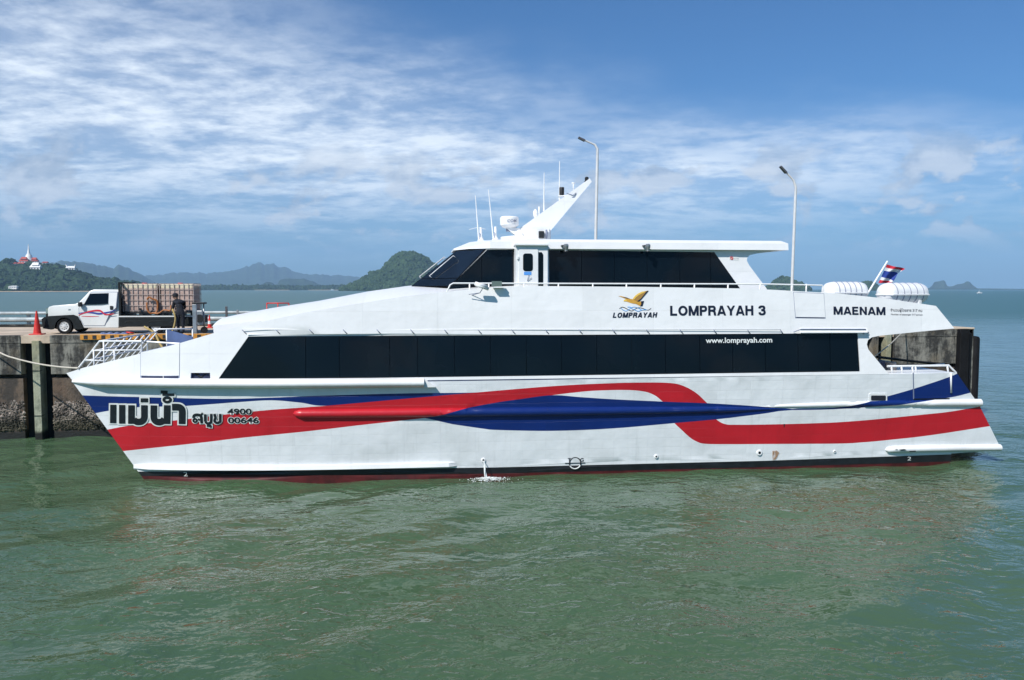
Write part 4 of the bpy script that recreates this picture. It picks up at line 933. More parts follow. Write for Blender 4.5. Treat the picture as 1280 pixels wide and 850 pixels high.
def word(body, box, f, off, mat, gap=.09, wd=.215, shear=0., parent=ship):
    """heavy sign writer's letters; box: left and right end of the base line and the cap height (photo places)"""
    tot = sum(ABC[c][0]+gap for c in body)-gap; l, r_, t_ = f(*box[0]), f(*box[1]), f(*box[2]); fy = side_y
    x0 = 0.; mb = MB(); k_ = 0
    for c in body:
        w_, sts = ABC[c]
        for pts in sts:
            closed = c == 'O'; P_ = [Vector(p) for p in pts]; n_ = len(P_); L = []; Q_ = []
            for i in range(n_):
                a = P_[(i-1) % n_] if closed or i else P_[i]; b = P_[(i+1) % n_] if closed or i < n_-1 else P_[i]
                d = (b-a).normalized(); nn = Vector((-d.y, d.x))*wd/2; L.append(P_[i]+nn); Q_.append(P_[i]-nn)
            vs = []
            for p in L+Q_:
                v_ = min(1.0, max(0., p.y)); u = (x0+p.x)/tot; x = l[0]+(r_[0]-l[0])*u; zb0 = l[1]+(r_[1]-l[1])*u; z = zb0+(t_[1]-l[1])*v_; x += shear*(t_[1]-l[1])*v_
                vs.append((x, fy(x, z)+off-.0005*(k_ % 4), z))
            k_ += 1; mb.add(vs, [(i, (i+1) % n_, n_+(i+1) % n_, n_+i) for i in range(n_ if closed else n_-1)])
        x0 += w_+gap
    me = mb.mesh('lettering', mat, recalc=False)
    bm = bmesh.new(); bm.from_mesh(me)
    for f_ in bm.faces:
        f_.normal_update()
        if f_.normal.y > 0: f_.normal_flip()
    bm.to_mesh(me); bm.free(); return link('lettering', me, parent)
word('LOMPRAYAH 3', ((837.6, 394.6), (957, 394.0), (838, 382.2)), U, -.012, 'ink navy')
word('MAENAM', ((1041.8, 393.2), (1106.6, 393.8), (1042, 383.1)), U, -.012, 'ink navy')
word('LOMPRAYAH', ((765.8, 397.2), (820.4, 396.7), (766, 390.8)), U, -.012, 'ink navy', .16, .25, .22)
text('www.lomprayah.com', ((882.3, 431), (965.5, 430.2), (882.5, 422.2)), U, .006, 'print white', .022)
text('จำนวนผู้โดยสาร 317 คน', ((1113, 390.3), (1152.5, 391), (1113, 385.2)), U, -.012, 'ink navy', .008)
text('Number of passenger 317 person', ((1113.5, 394.4), (1153, 395), (1113.5, 391.8)), U, -.012, 'ink navy', .008)
text('4900', ((284.6, 518.2), (315, 518.2), (284.6, 510.6)), H, -.018, 'ink black', .03); text('4900', ((283.8, 519), (315.8, 519), (283.8, 509.8)), H, -.012, 'print white', .085)
text('00646', ((285.4, 529.2), (324, 529.2), (285.4, 521.4)), H, -.018, 'ink black', .03); text('00646', ((284.6, 530), (324.8, 530), (284.6, 520.6)), H, -.012, 'print white', .085)
text('2', ((230, 595), (235, 595), (230, 589.8)), H, -.03, 'print white', .0); text('2', ((1133.5, 575.2), (1138, 575.2), (1133.5, 570.8)), H, -.03, 'print white', .0)
text('T', ((709.6, 577), (713.4, 577), (709.6, 572.6)), H, -.01, 'boot black', .02, parent=ll); text('G', ((725, 577), (729.4, 577), (725, 572.6)), H, -.01, 'boot black', .02, parent=ll)
text('NO SMOKING', ((917, 323.4), (923, 323.6), (917, 321.4)), C, -.01, 'blue grey', 0.)
# the big painted Thai name, drawn as broad strokes with a pale outline behind
def glyphs(strokes, mat, grow, off, name='lettering'):
    mb = MB(); k = 0
    for pts, wd, closed in strokes:
        P_ = [Vector(p) for p in pts]; n_ = len(P_); L = []; Rr = []
        for i in range(n_):
            a = P_[(i-1) % n_] if closed or i else P_[i]; b = P_[(i+1) % n_] if closed or i < n_-1 else P_[i]
            d = (b-a).normalized(); nn = Vector((-d.y, d.x))*(wd/2+grow); e = Vector((0, 0))
            if not closed and i == 0: e = -d*grow
            if not closed and i == n_-1: e = d*grow
            L.append(P_[i]+nn+e); Rr.append(P_[i]-nn+e)
        rng = range(n_ if closed else n_-1)
        o = off-.0006*k; k += 1; vs = []
        for p in L+Rr:
            x, z = H(p.x, p.y); vs.append((x, hull_y(x, z)+o, z))
        mb.add(vs, [(i, (i+1) % n_, n_+(i+1) % n_, n_+i) for i in rng])
    me = mb.mesh(name, mat, recalc=False); bm = bmesh.new(); bm.from_mesh(me)
    for f_ in bm.faces:
        f_.normal_update()
        if f_.normal.y > 0: f_.normal_flip()
    bm.to_mesh(me); bm.free(); return link(name, me, ship)
q6 = lambda x, y: (120+x*130/1280, 480+y*65/640)     # places measured on an enlargement
def sk(pts, wd, n=1, closed=False): return ([q6(*p) for p in (cr(pts, n) if n > 1 else pts)], wd*130/1280, closed)
TH = [sk([(216, 252), (214, 480)], 78), sk([(325, 255), (325, 486)], 78), sk([(398, 338), (408, 338)], 26), sk([(440, 258), (438, 488)], 82), sk([(470, 440), (500, 460), (530, 464), (562, 458), (588, 436), (598, 400), (598, 330), (598, 258)], 82, 4), sk([(552, 198), (644, 198)], 50),
      sk([(715, 260), (714, 400), (722, 436), (748, 460), (785, 466), (820, 455), (845, 430)], 82, 4), sk([(880, 258), (876, 490)], 84), sk(circ(879, 192, 42, 28), 34, 1, True), sk([(800, 94), (886, 98)], 36), sk([(820, 128), (966, 130)], 32),
      sk([(938, 282), (1000, 282), (1040, 290), (1062, 320), (1064, 400), (1062, 490)], 84, 4)]
glyphs(TH, 'print white', 1.7, -.016); glyphs(TH, 'ink black', -.1, -.028)
q5 = lambda x, y: (100+x*240/1280, 480+y*80/427)
def s5(pts, wd, n=1, closed=False): return ([q5(*p) for p in (cr(pts, n) if n > 1 else pts)], wd*240/1280, closed)
SM = [s5(circ(768, 242, 12, 11, 12), 13, 1, True), s5([(757, 226), (764, 208), (790, 205), (808, 216), (812, 262)], 19, 4), s5([(788, 232), (800, 240)], 14), s5([(806, 208), (820, 192)], 13),
      s5([(836, 200), (836, 250)], 19), s5([(836, 250), (852, 262), (872, 256), (876, 236), (876, 198)], 18, 4), s5([(846, 278), (878, 278)], 15), s5([(872, 278), (872, 290)], 18),
      s5([(896, 200), (904, 222), (898, 246), (914, 258), (934, 250), (936, 230), (936, 198)], 18, 4), s5([(892, 206), (908, 204)], 15)]
glyphs(SM, 'print white', 1.0, -.016); glyphs(SM, 'ink black', -.1, -.028)
# gull emblem over two crossing waves
qe = lambda x, y: U(755+x/16, 355+y/16)
def emb(pts, mat, off, name='emblem', n=1):
    mb = MB(); panel(mb, [qe(*p) for p in (cr(pts, n) if n > 1 else pts)], side_y, off, .004, smooth=False); return mb.build(name, mat, ship)
emb([(285, 240), (330, 240), (440, 265), (520, 295), (600, 308), (660, 330), (735, 350), (745, 400), (715, 440), (640, 400), (540, 382), (455, 352), (390, 345), (400, 318), (440, 300), (380, 275)], 'gold', -.010)
emb([(575, 295), (620, 235), (680, 190), (760, 152), (830, 142), (880, 130), (830, 200), (740, 300), (690, 348), (655, 345), (610, 320)], 'gold dark', -.013)
emb([(575, 295), (620, 235), (680, 190), (760, 152), (832, 142), (800, 170), (700, 215), (640, 262), (605, 305)], 'gold light', -.016)
emb([(892, 130), (845, 150), (800, 210), (735, 290), (660, 345), (700, 352), (745, 305), (830, 205)], 'ink navy', -.019)
emb([(735, 345), (798, 338), (768, 440), (722, 447), (742, 400)], 'ink navy', -.016)
emb([(398, 318), (450, 305), (455, 350), (390, 345)], 'gold light', -.013); emb([(380, 262), (440, 265), (520, 295), (460, 290)], 'ink navy', -.013)
def wave(pts, mat, off):
    mb = MB(); P_ = [qe(*p) for p in cr(pts, 6)]; mb.tube([(x, side_y(x, z)+off, z) for x, z in P_], .011, 5); mb.build('emblem', mat, ship)
wave([(305, 495), (350, 465), (400, 470), (470, 505), (550, 540), (610, 505), (680, 475), (760, 485), (860, 520), (900, 515), (940, 485)], 'ink navy', -.005)
wave([(340, 485), (390, 525), (450, 540), (530, 480), (600, 460), (680, 480), (750, 520)], 'wave blue', -.005); wave([(470, 460), (520, 460), (560, 495), (620, 520), (680, 545), (760, 520), (850, 515)], 'wave blue', -.009)
fr_ = lambda px, py: (S(px, py, B/2-.345).x, S(px, py, B/2-.345).z)
text('ICOM', ((633.5, 277.8), (645.5, 277.8), (633.5, 274)), fr_, 0., 'blue grey', .02, parent=rad, fy=lambda x, z: B/2-.36)
sg = C(913.5, 321); mb = MB(); mb.prism([(p.x, p.z) for p in [S(912.3, 320.3, .86), S(923.8, 320.9, .86), S(923.8, 325.4, .86), S(912.3, 324.9, .86)]], cab_y(*sg)-.012, cab_y(*sg)+.01); ns = mb.build('smoking_notice', 'print white', ship)
x, z = C(914.4, 322.6); mb = MB(); mb.tube([(x+.045*math.cos(a), cab_y(x, z)-.016, z+.045*math.sin(a)) for a in np.linspace(0, 6.283, 17)], .010, 5, caps=False); mb.tube([(x-.03, cab_y(x, z)-.016, z+.03), (x+.03, cab_y(x, z)-.016, z-.03)], .010, 5); mb.build('ban_sign', 'sign red', ns)

# ---- stern rails and gear
ga = [V3(1109, 457.8, .25), V3(1186, 456.8, .25), V3(1195, 466, .25)]
rail([ga[0], ga[1], ga[2]], .035, 'stern_rail')
for p in (1114, 1126.5, 1140, 1144, 1184): e = V3(p, 457.5, .25); rail([(e.x, .25, e.z), (e.x+.05, .25, ZG-.02)], .03, 'stern_post')
rail([V3(1099, 451.6, 3.5), V3(1119, 455, 3.5)], .07, 'stern_boom'); rail([V3(1180, 455, 5.5), V3(1150, 458, 1.5)], .03, 'stern_boom')
# aft saloon deck rail, far side
mb = MB(); mb.box((12.2, 1.2, ZG-.02), (13.2, 2.2, ZG+.30)); mb.build('deck_locker', 'recess navy', ship)
# ------------------------------------------------------------------ quay
QY, QZ = 8.9, 3.93
quay = thing('quay', 'weathered concrete quay with barnacled foot running behind the ferry', 'quay', (0, QY, 0)); quay['kind'] = 'structure'
qx = lambda p, y=QY: S(p, 430, y).x
xe1 = qx(1217); xL = -34.
mb = MB(); mb.box((xL, QY+.02, 3.62), (16.5, 17.4, QZ)); mb.box((16.5, QY+.02, 3.62), (xe1-.05, QY+2.4, QZ)); mb.build('quay_deck', 'deck concrete', quay)
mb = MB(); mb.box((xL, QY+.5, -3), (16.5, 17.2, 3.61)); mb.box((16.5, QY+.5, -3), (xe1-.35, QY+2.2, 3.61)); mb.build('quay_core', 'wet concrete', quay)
slots = [(-29.5, -28.4), (qx(25.5), qx(62)), (-8.6, -7.4), (1.5, 2.7), (qx(1083), qx(1117))]
edges = [xL]+[v_ for s_ in slots for v_ in s_]+[qx(1196)]
zbm = S(20, 468.5, QY).z
for i in range(0, len(edges), 2):
    a, b = edges[i], edges[i+1]; nseg = max(1, round((b-a)/3.6))
    for j in range(nseg):
        l, r_ = a+(b-a)*j/nseg, a+(b-a)*(j+1)/nseg
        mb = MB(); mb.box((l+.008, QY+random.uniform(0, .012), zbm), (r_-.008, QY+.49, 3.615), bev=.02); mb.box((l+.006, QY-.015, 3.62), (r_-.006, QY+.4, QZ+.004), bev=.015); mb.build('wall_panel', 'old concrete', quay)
    for j in range(nseg):
        l, r_ = a+(b-a)*j/nseg, a+(b-a)*(j+1)/nseg
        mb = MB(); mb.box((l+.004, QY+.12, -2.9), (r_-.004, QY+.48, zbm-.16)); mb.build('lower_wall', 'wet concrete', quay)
for a, b in slots:
    mb = MB(); mb.box((a, QY+.42, -2.9), (b, QY+.495, 3.6)); mb.build('fender_slot', 'dark slot', quay)
rs = np.random.RandomState(9)
def crust(x0, x1, z0, z1, y, n, name='barnacle_crust'):
    base = np.array([(1, 0, 0), (0, 0, 1), (-1, 0, 0), (0, 0, -1), (.2, -1, .1), (-.3, -.7, .4)]); fb = np.array([(0, 4, 3), (1, 4, 0), (2, 4, 1), (3, 4, 2), (1, 5, 2), (0, 5, 1)])
    V_ = []; F_ = []
    for i in range(n):
        r_ = rs.uniform(.022, .07); c = np.array([rs.uniform(x0, x1), y, z0+(z1-z0)*rs.beta(1.1, 1.5)])
        j = base*r_*rs.uniform(.6, 1.5, (6, 3)); V_.append(j+c); F_.append(fb+6*i)
    me = bpy.data.meshes.new(name); me.from_pydata(np.concatenate(V_).tolist(), [], np.concatenate(F_).tolist()); me.materials.append(MATS['barnacle'])
    o = link(name, me, quay); o['kind'] = 'stuff'
zc0, zc1 = .12, S(20, 502, QY).z
crust(-25, slots[1][0], zc0, zc1, QY+.12, 4200); crust(slots[1][1], -9, zc0, zc1, QY+.12, 5200); crust(slots[4][1], qx(1196), zc0, zc1, QY+.12, 900)
def fpost(p0, p1, y0, top, name='fender_post', bot=-2.5, mat='pale concrete'):
    a, b = qx(p0, QY-.1), qx(p1, QY-.1); zt = S(p0, top, QY-.1).z; o = MB(); o.box((a, QY-.14, bot), (b, QY+.4, zt), bev=.015); f_ = o.build(name, mat, quay)
    return f_
f1 = fpost(40, 49.3, 0, 426)
for zz_ in (2.55, .75): mb = MB(); mb.box((f1.bound_box[0][0]-.01, -.165, zz_-.018), (f1.bound_box[4][0]+.01, .1, zz_)); o = mb.build('post_joint', 'dark slot', quay, world=False)
fpost(1107.4, 1113.6, 0, 412); fpost(1093, 1097.6, 0, 416, mat='old concrete')
for (px0, px1, t0, y0, y1, nm) in ((1196, 1207.5, 411, QY-.25, QY+.3, 'fender_pad'), (1203, 1213, 416, QY-.1, QY+.5, 'fender_pad')):
    mb = MB(); mb.box((qx(px0), y0, -2), (qx(px1), y1, S(px0, t0, QY).z), bev=.03); mb.build(nm, 'rubber', quay)
mb = MB(); mb.box((qx(1207), QY+.02, -3), (xe1, QY+.7, S(1207, 411, QY).z)); mb.build('corner_column', 'old concrete', quay)
mb = MB(); mb.box((qx(1193), QY-.03, QZ+.006), (xe1+.02, QY+1.6, QZ+.09), bev=.03); mb.build('quay_coping', 'deck concrete', quay)
xp0, xp1 = S(1209, 450, QY+.25).x, S(1223.6, 450, QY+.25).x; zt = S(1215, 420, QY+.25).z
mb = MB(); mb.lathe([(.25, -3), (.25, zt-.12), (.2, zt-.03), (.08, zt)], ((xp0+xp1)/2, QY+.25, 0), 16); pl = mb.build('mooring_pile', 'rubber'); tag(pl, 'black round topped fender pile standing in the water at the seaward end of the quay', 'pile')
# painted kerb along the edge
kz0, kz1 = S(120, 424.6, QY).z, S(120, 418.4, QY).z
kb = thing('painted_kerb', 'amber and black painted kerb beam along the edge of the quay beside the truck', 'kerb', (0, QY, 0))
xk0, xk1 = qx(101.5), -8.8
mb = MB(); mb.box((xk0, QY-.10, kz0), (xk1, QY-.018, kz1+.02), bev=.012); mb.build('kerb_beam', 'amber paint', kb)
km = None; x = xk0+.14; i = 0
while x < xk1-.2:
    if km is None:
        mb = MB(); mb.box((0, -.108, kz0+.03), (.15, -.095, kz1-.02)); km = mb.mesh('kerb_block', 'kerb black')
    o = bpy.data.objects.new('kerb_block', km); COL.objects.link(o); o.parent = kb; o.location = (x, random.uniform(-.001, .001), 0); x += .335
# railing pipes along the far side
bar = thing('quay_railing', 'pale grey double pipe railing along the far side of the quay', 'railing', (0, 16.6, QZ))
z1, z2 = S(20, 391.4, 16.6).z, S(20, 399.4, 16.6).z
for zc_, rr_, nm in ((z1, .075, 'top_pipe'), (z2, .115, 'lower_pipe')):
    mb = MB(); mb.tube([(-40, 16.6, zc_), (16.3, 16.6, zc_)], rr_, 10); mb.build(nm, 'galvanised', bar)
for x in np.arange(-38.2, 16, 4.1):
    mb = MB(); mb.box((x-.07, 16.68, QZ), (x+.07, 16.82, z1+.09)); mb.build('rail_post', 'galvanised', bar)
mb = MB(); mb.box((-40, 16.45, QZ), (16.3, 16.95, QZ+.12)); mb.build('rail_kerb', 'old concrete', bar)
for p, y_, t_, b_, nm, lb in ((283, 16.2, 383, 396, 'steel_post', 'tall dark steel post by the far quay railing right of the truck'), (243.2, 9.15, 380.5, 416, 'steel_post', 'grey steel post at the quay edge just behind the man in black'), (297, 16.1, 387.5, 397, 'steel_post', 'short pale post by the far quay railing')):
    a = S(p, t_, y_); mb = MB(); hw = .075 if p == 243.2 else .05; mb.box((a.x-hw, y_-hw, QZ), (a.x+hw, y_+hw, a.z), bev=.01); mb.box((a.x-hw-.03, y_-hw-.03, QZ), (a.x+hw+.03, y_+hw+.03, QZ+.03)); tag(mb.build(nm, 'lamp grey' if p == 283 else 'steel'), lb, 'post')
# bollard that takes the bow line, outside the frame on the left
bo = thing('mooring_bollard', 'black iron mooring bollard taking the bow line of the ferry', 'bollard', (-21.2, 9.3, QZ)); mb = MB(); mb.lathe([(.2, 0), (.2, .03), (.13, .05), (.12, .3), (.2, .36), (.2, .42), (.1, .46)], (0, 0, 0), 14); mb.build('post', 'rubber', bo, world=False)
bl = [V3(98, 460, 1.0), V3(82, 459.3, 2.1), V3(60, 456.8, 3.4), V3(40, 453.2, 4.7), V3(18, 447.6, 6.0), V3(0, 440.8, 7.1), Vector((-21.1, 9.25, QZ+.25))]
mb = MB(); mb.tube(cr([tuple(p) for p in bl], 5), .028, 7); tag(mb.build('mooring_rope', 'rope'), 'pale mooring rope sagging from the bow of the ferry to the quay', 'rope')
mb = MB(); mb.tube([V3(1094, 445, 1.2), V3(1112, 431, 5), Vector(V3(1131, 412.5, 8.7))], .022, 6); tag(mb.build('mooring_rope', 'rope'), 'thin pale line running up from the stern deck to the quay', 'rope')
mb = MB(); mb.tube(cr([tuple(p) for p in [V3(1096, 446, 2), V3(1120, 449, 4), V3(1150, 452.5, 6), V3(1185, 455.5, 8.6)]], 4), .05, 7); tag(mb.build('mooring_hawser', 'rubber'), 'thick black hawser stretched behind the stern rail of the ferry', 'rope')
cl = MB(); p = V3(1111, 460.5, 1.4)
for i in range(5): cl.tube([(p.x+(.2-.015*i)*math.cos(a), p.y+.3*math.sin(a), ZG+.02+.05*i) for a in np.linspace(0, 6.28, 17)], .04, 6)
tag(cl.build('rope_coil', 'cage steel'), 'coiled brownish rope on the aft deck of the ferry', 'rope')
# ------------------------------------------------------------------ street lamps
def lamp(pts, head, y, label):
    q = [S(a, b, y) for a, b in pts]; o = thing('street_lamp', label, 'street lamp', (q[0].x, y, QZ), 'street lamps along the quay')
    q0 = Vector((q[0].x, y, QZ)); path = [q0]+q[1:-3]+[Vector(v_) for v_ in cr([tuple(v_) for v_ in q[-4:]], 4)][5:]
    n_ = len(path); mb = MB(); mb.tube(path, [.085-.04*min(1, i/(n_-6)) if n_ > 7 else .06 for i in range(n_)], 10); mb.build('pole', 'lamp pole', o)
    mb = MB(); mb.box((q0.x-.2, y-.2, QZ), (q0.x+.2, y+.2, QZ+.04)); mb.build('base_plate', 'galvanised', o)
    h0, h1 = S(*head[0], y), S(*head[1], y); d = (h1-h0); nn = Vector((-d.z, 0, d.x)).normalized()*.055
    mb = MB(); mb.add([h0+nn+Vector((0, -.12, 0)), h0-nn*.4+Vector((0, -.10, 0)), h1-nn+Vector((0, -.12, 0)), h1+nn*.8+Vector((0, -.08, 0)), h0+nn+Vector((0, .12, 0)), h0-nn*.4+Vector((0, .10, 0)), h1-nn+Vector((0, .12, 0)), h1+nn*.8+Vector((0, .08, 0))], [(0, 1, 2, 3), (7, 6, 5, 4), (0, 4, 5, 1), (1, 5, 6, 2), (2, 6, 7, 3), (3, 7, 4, 0)]); mb.build('lamp_head', 'lamp grey', o)
lamp([(744.6, 300), (744.8, 290), (746.6, 200), (746.8, 186), (744.5, 181.5), (740, 179.3), (729, 174.6)], [(722.8, 172.4), (731, 175.6)], 15.8, 'tall galvanised street lamp rising behind the mast of the ferry')
lamp([(990, 356), (990.4, 345), (994.3, 245), (994.8, 234), (993, 227), (988, 221), (982, 214.6)], [(975, 208.4), (983, 216)], 15.8, 'tall galvanised street lamp rising behind the aft deck of the ferry')
# ------------------------------------------------------------------ cones, clutter
def cone(px, py, y, h, label, bands):
    p = S(px, py, y); o = thing('traffic_cone', label, 'traffic cone', (p.x, y, QZ), 'traffic cones on the quay')
    mb = MB(); mb.box((-.22*h/.9, -.22*h/.9, 0), (.22*h/.9, .22*h/.9, .045), bev=.015); mb.build('base', 'cone red', o, world=False)
    mb = MB(); mb.lathe([(.155*h, .045), (.03*h, h), (.015*h, h)], (0, 0, 0), 18); mb.build('cone', 'cone red', o, world=False)
    if bands:
        r_ = lambda z: .155*h-(.125*h)*(z-.045)/(h-.045)+.004; mb = MB(); mb.lathe([(r_(.3*h), .3*h), (r_(.55*h), .55*h)], (0, 0, 0), 18); mb.build('band', 'print white', o, world=False)
cone(46.6, 415, 9.55, .96, 'plain red traffic cone on the quay edge in front of the truck', False)
cone(262, 402, 14.5, .62, 'red and white banded cone by the far railing behind the truck', True)
tp = MB(); a, b = S(127, 417.4, 9.25).x, S(160, 417.4, 9.25).x; N = 14; vs = []
for i in range(N+1):
    x = a+(b-a)*i/N; hh = .07+.03*math.sin(i*1.7)
    vs += [(x, 9.08, QZ), (x, 9.12, QZ+hh), (x, 9.3, QZ+hh*1.15), (x, 9.45, QZ)]
tp.add(vs, [(4*i+k_, 4*i+k_+1, 4*i+5+k_, 4*i+4+k_) for i in range(N) for k_ in range(3)]+[(3, 2, 1, 0), (4*N, 4*N+1, 4*N+2, 4*N+3)]); tag(tp.build('folded_tarpaulin', 'deck blue'), 'folded dark blue tarpaulin lying on the quay edge beside the truck', 'tarpaulin')
a, b = S(158, 416.6, 9.3), S(167, 416.6, 9.3); mb = MB(); mb.tube([(a.x, 9.3, QZ+.08), (b.x, 9.3, QZ+.05)], .04, 7); tag(mb.build('hose_nozzle', 'cone red'), 'red nozzle lying at the end of the blue tarpaulin', 'nozzle')
# pump trolley behind the truck
pc = S(249.5, 400, 9.9); pm = thing('pump_trolley', 'grey fuel pump trolley with black top bar behind the truck tail', 'pump', (pc.x, 9.9, QZ))
mb = MB(); mb.box((-.2, -.15, .32), (.16, .2, .95), bev=.03); mb.build('body', 'steel', pm, world=False)
mb = MB(); mb.box((-.25, -.18, 1.22), (.26, .2, 1.29), bev=.015); mb.build('top_bar', 'black plastic', pm, world=False)
for x in (-.19, .18): mb = MB(); mb.tube([(x, 0, .1), (x, 0, 1.22)], .025, 6); mb.build('frame_tube', 'steel', pm, world=False)
mb = MB(); mb.lathe([(.12, -.07), (.17, -.07), (.17, .07), (.12, .07)], (.05, -.2, .62), 14, 0, 'y'); mb.build('hose_reel', 'black plastic', pm, world=False)
for x in (-.2, .2): mb = MB(); mb.lathe([(.06, -.04), (.14, -.04), (.14, .04), (.06, .04)], (x, -.1, .14), 14, 0, 'y'); mb.build('wheel', 'rubber', pm, world=False)
# red barrier, far side
p0, p1 = S(333.5, 380, 15.9), S(361, 380, 15.9); br = thing('steel_barrier', 'red steel barrier standing on the quay beyond the foredeck of the ferry', 'barrier', (p0.x, 15.9, QZ))
for dz_ in (0, -.42): mb = MB(); mb.tube([(0, 0, p0.z-QZ+dz_+.04), (p1.x-p0.x, 0, p0.z-QZ+dz_+.04)], .03, 6); mb.build('rail', 'cone red', br, world=False)
for i in range(3): x = (p1.x-p0.x)*i/2; mb = MB(); mb.tube([(x, 0, 0), (x, 0, p0.z-QZ+.05)], .028, 6); mb.build('post', 'cone red', br, world=False)

# ------------------------------------------------------------------ truck
YT, WT = 9.85, 1.74
T = lambda px, py: (S(px, py, YT).x, S(px, py, YT).z)
TL = lambda pts: [T(*p) for p in pts]
tc = S(150, 410, YT); truck = thing('pickup_truck', 'white flatbed pickup truck with red and blue ribbon decals on its door', 'pickup truck', (tc.x, YT+WT/2, QZ))
zbelt, zroof = T(100, 381)[1], T(130, 361)[1]
def cab_s(x, z): return YT+.17*max(0, (z-zbelt)/(zroof-zbelt))+.02*max(0, (zbelt-.35-z))
prof = TL([(59.8, 398), (59.6, 386), (61, 383.6), (66, 382), (80, 380.9), (94, 379.9), (98.5, 377.2), (110.3, 363.6), (115, 361.7), (146, 362), (148.2, 364.5), (148.2, 410), (104.5, 410), (100.5, 401), (94, 396)])
bm = bmesh.new(); va = [bm.verts.new((x, cab_s(x, z), z)) for x, z in prof]; vb = [bm.verts.new((x, 2*YT+WT-cab_s(x, z), z)) for x, z in prof]
fa = bm.faces.new(va); fb_ = bm.faces.new(vb[::-1]); n_ = len(prof)
for i in range(n_): bm.faces.new((va[(i+1) % n_], va[i], vb[i], vb[(i+1) % n_]))
bmesh.ops.recalc_face_normals(bm, faces=bm.faces[:]); bmesh.ops.bevel(bm, geom=[e for f_ in (fa, fb_) for e in f_.edges], offset=.045, segments=3, profile=.6, affect='EDGES')
mb = MB(); mb.bm(bm, 0, True); body = mb.build('body', 'truck white', truck)
def tp_(pts, off, th, name, mat, parent=truck, n=1, smooth=False):
    mb = MB(); panel(mb, TL(cr(pts, n) if n > 1 else pts), cab_s, off, th, smooth=smooth); return mb.build(name, mat, parent)
MT = lambda o: None
def both_sides(o):
    me = o.data.copy(); d = origin(o.parent); yc = YT+WT/2
    me.transform(Matrix.Translation(-d) @ Matrix.Translation((0, 2*yc, 0)) @ Matrix.Diagonal((1, -1, 1, 1)) @ Matrix.Translation(d)); me.flip_normals()
    c = bpy.data.objects.new(o.name.split('.')[0], me); COL.objects.link(c); c.parent = o.parent; return c
seam = tp_([(98.3, 385), (112.4, 364.9), (145.9, 364.9), (145.4, 385), (137.4, 392.2), (131, 407.4), (105, 407.4), (99, 397)], -.006, .02, 'door_seam', 'blue grey')
door = tp_([(99, 385.2), (112.7, 365.5), (145.3, 365.5), (144.8, 384.7), (136.9, 391.8), (130.5, 406.8), (105.4, 406.8), (99.7, 396.7)], -.014, .02, 'door', 'truck white'); both_sides(door)
wn = tp_([(104.8, 381), (111, 367.6), (112.2, 367), (134.6, 366.4), (134.8, 379.6), (110, 380.8)], -.020, .012, 'window', 'dark glass', door); both_sides(wn)
tp_([(137.6, 382.4), (141.4, 382.4), (141.4, 387), (137.8, 387)], -.03, .02, 'handle', 'black plastic', door)
def ribbon(mid, w0, mat, off, nm='ribbon_decal'):
    c = cr(mid, 6); L = [(x, y-w0*(.35+.65*math.sin(math.pi*i/(len(c)-1)))/2) for i, (x, y) in enumerate(c)]; Q = [(x, y+w0*(.35+.65*math.sin(math.pi*i/(len(c)-1)))/2) for i, (x, y) in enumerate(c)]
    tp_(L+Q[::-1], off, .005, nm, mat, door)
ribbon([(98.4, 394), (106, 391), (116, 388.6), (124, 388.2), (128, 390), (131, 392.8), (136, 393.2), (143, 392)], 2.4, 'flag red', -.022)
ribbon([(98, 391.6), (108, 390.6), (116, 391), (124, 392.2), (132, 391), (138, 389.8), (145, 387.6)], 2.3, 'flag blue', -.020)
ribbon([(102, 395.4), (112, 395.6), (124, 395.6)], .9, 'flag red', -.020)
mb = MB(); x, z = T(102.5, 380.5); mb.box((x-.09, YT-.2, z-.09), (x+.04, YT-.03, z+.1), bev=.03); mi_ = mb.build('mirror', 'black plastic', truck); both_sides(mi_)
# windscreen
(xa_, za_), (xc_, zc_) = T(98.8, 377), T(110, 364)
mb = MB(); i0, i1 = .10, .24; dn = Vector((-(zc_-za_), 0, xc_-xa_)).normalized()
if dn.x > 0: dn = -dn
q = [Vector((xa_, YT+i0, za_)), Vector((xa_, YT+WT-i0, za_)), Vector((xc_, YT+WT-i1, zc_)), Vector((xc_, YT+i1, zc_))]
mb.add([v_+dn*.012 for v_ in q]+[v_-dn*.01 for v_ in q], [(0, 1, 2, 3), (0, 4, 5, 1), (1, 5, 6, 2), (2, 6, 7, 3), (3, 7, 4, 0)]); mb.build('windscreen', 'wind glass', truck)
# bumper, grille, arch cladding
arch = [(80.6+11.6*math.cos(R(a)), 408.6-11.8*math.sin(R(a))) for a in range(-12, 196, 13)]
bpoly = TL([(52.2, 399), (55.5, 396.4), (62, 395), (92, 393.4), (97.5, 395.4), (104.5, 410.6), (98, 411.8)]+arch+[(64, 412), (54, 410.4)])
mb = MB(); panel(mb, bpoly, lambda x, z: YT-.03, 0, .22, smooth=False); bp_ = mb.build('bumper', 'truck dark', truck); both_sides(bp_)
mb = MB(); mb.prism(TL([(52.6, 399), (56, 396.6), (62, 395.6), (66, 397), (66, 411), (54, 410)]), YT+.19, YT+WT-.19); mb.build('front_bumper', 'truck dark', truck)
mb = MB(); mb.box((T(66, 400)[0], YT+.22, QZ+.2), (T(104, 400)[0], YT+WT-.22, T(80, 395)[1])); mb.build('engine_bay', 'black plastic', truck)
mb = MB(); mb.prism(TL([(57.4, 385.4), (60.2, 384.6), (60.2, 396), (56.5, 396)]), YT+.05, YT+WT-.05); mb.build('grille', 'black plastic', truck)
for y0 in (YT+.02, YT+WT-.30):
    mb = MB(); mb.prism(TL([(57.0, 385.6), (61.5, 385.2), (61.8, 391), (57, 392.5)]), y0, y0+.28); mb.build('headlight', 'lamp glass', truck)
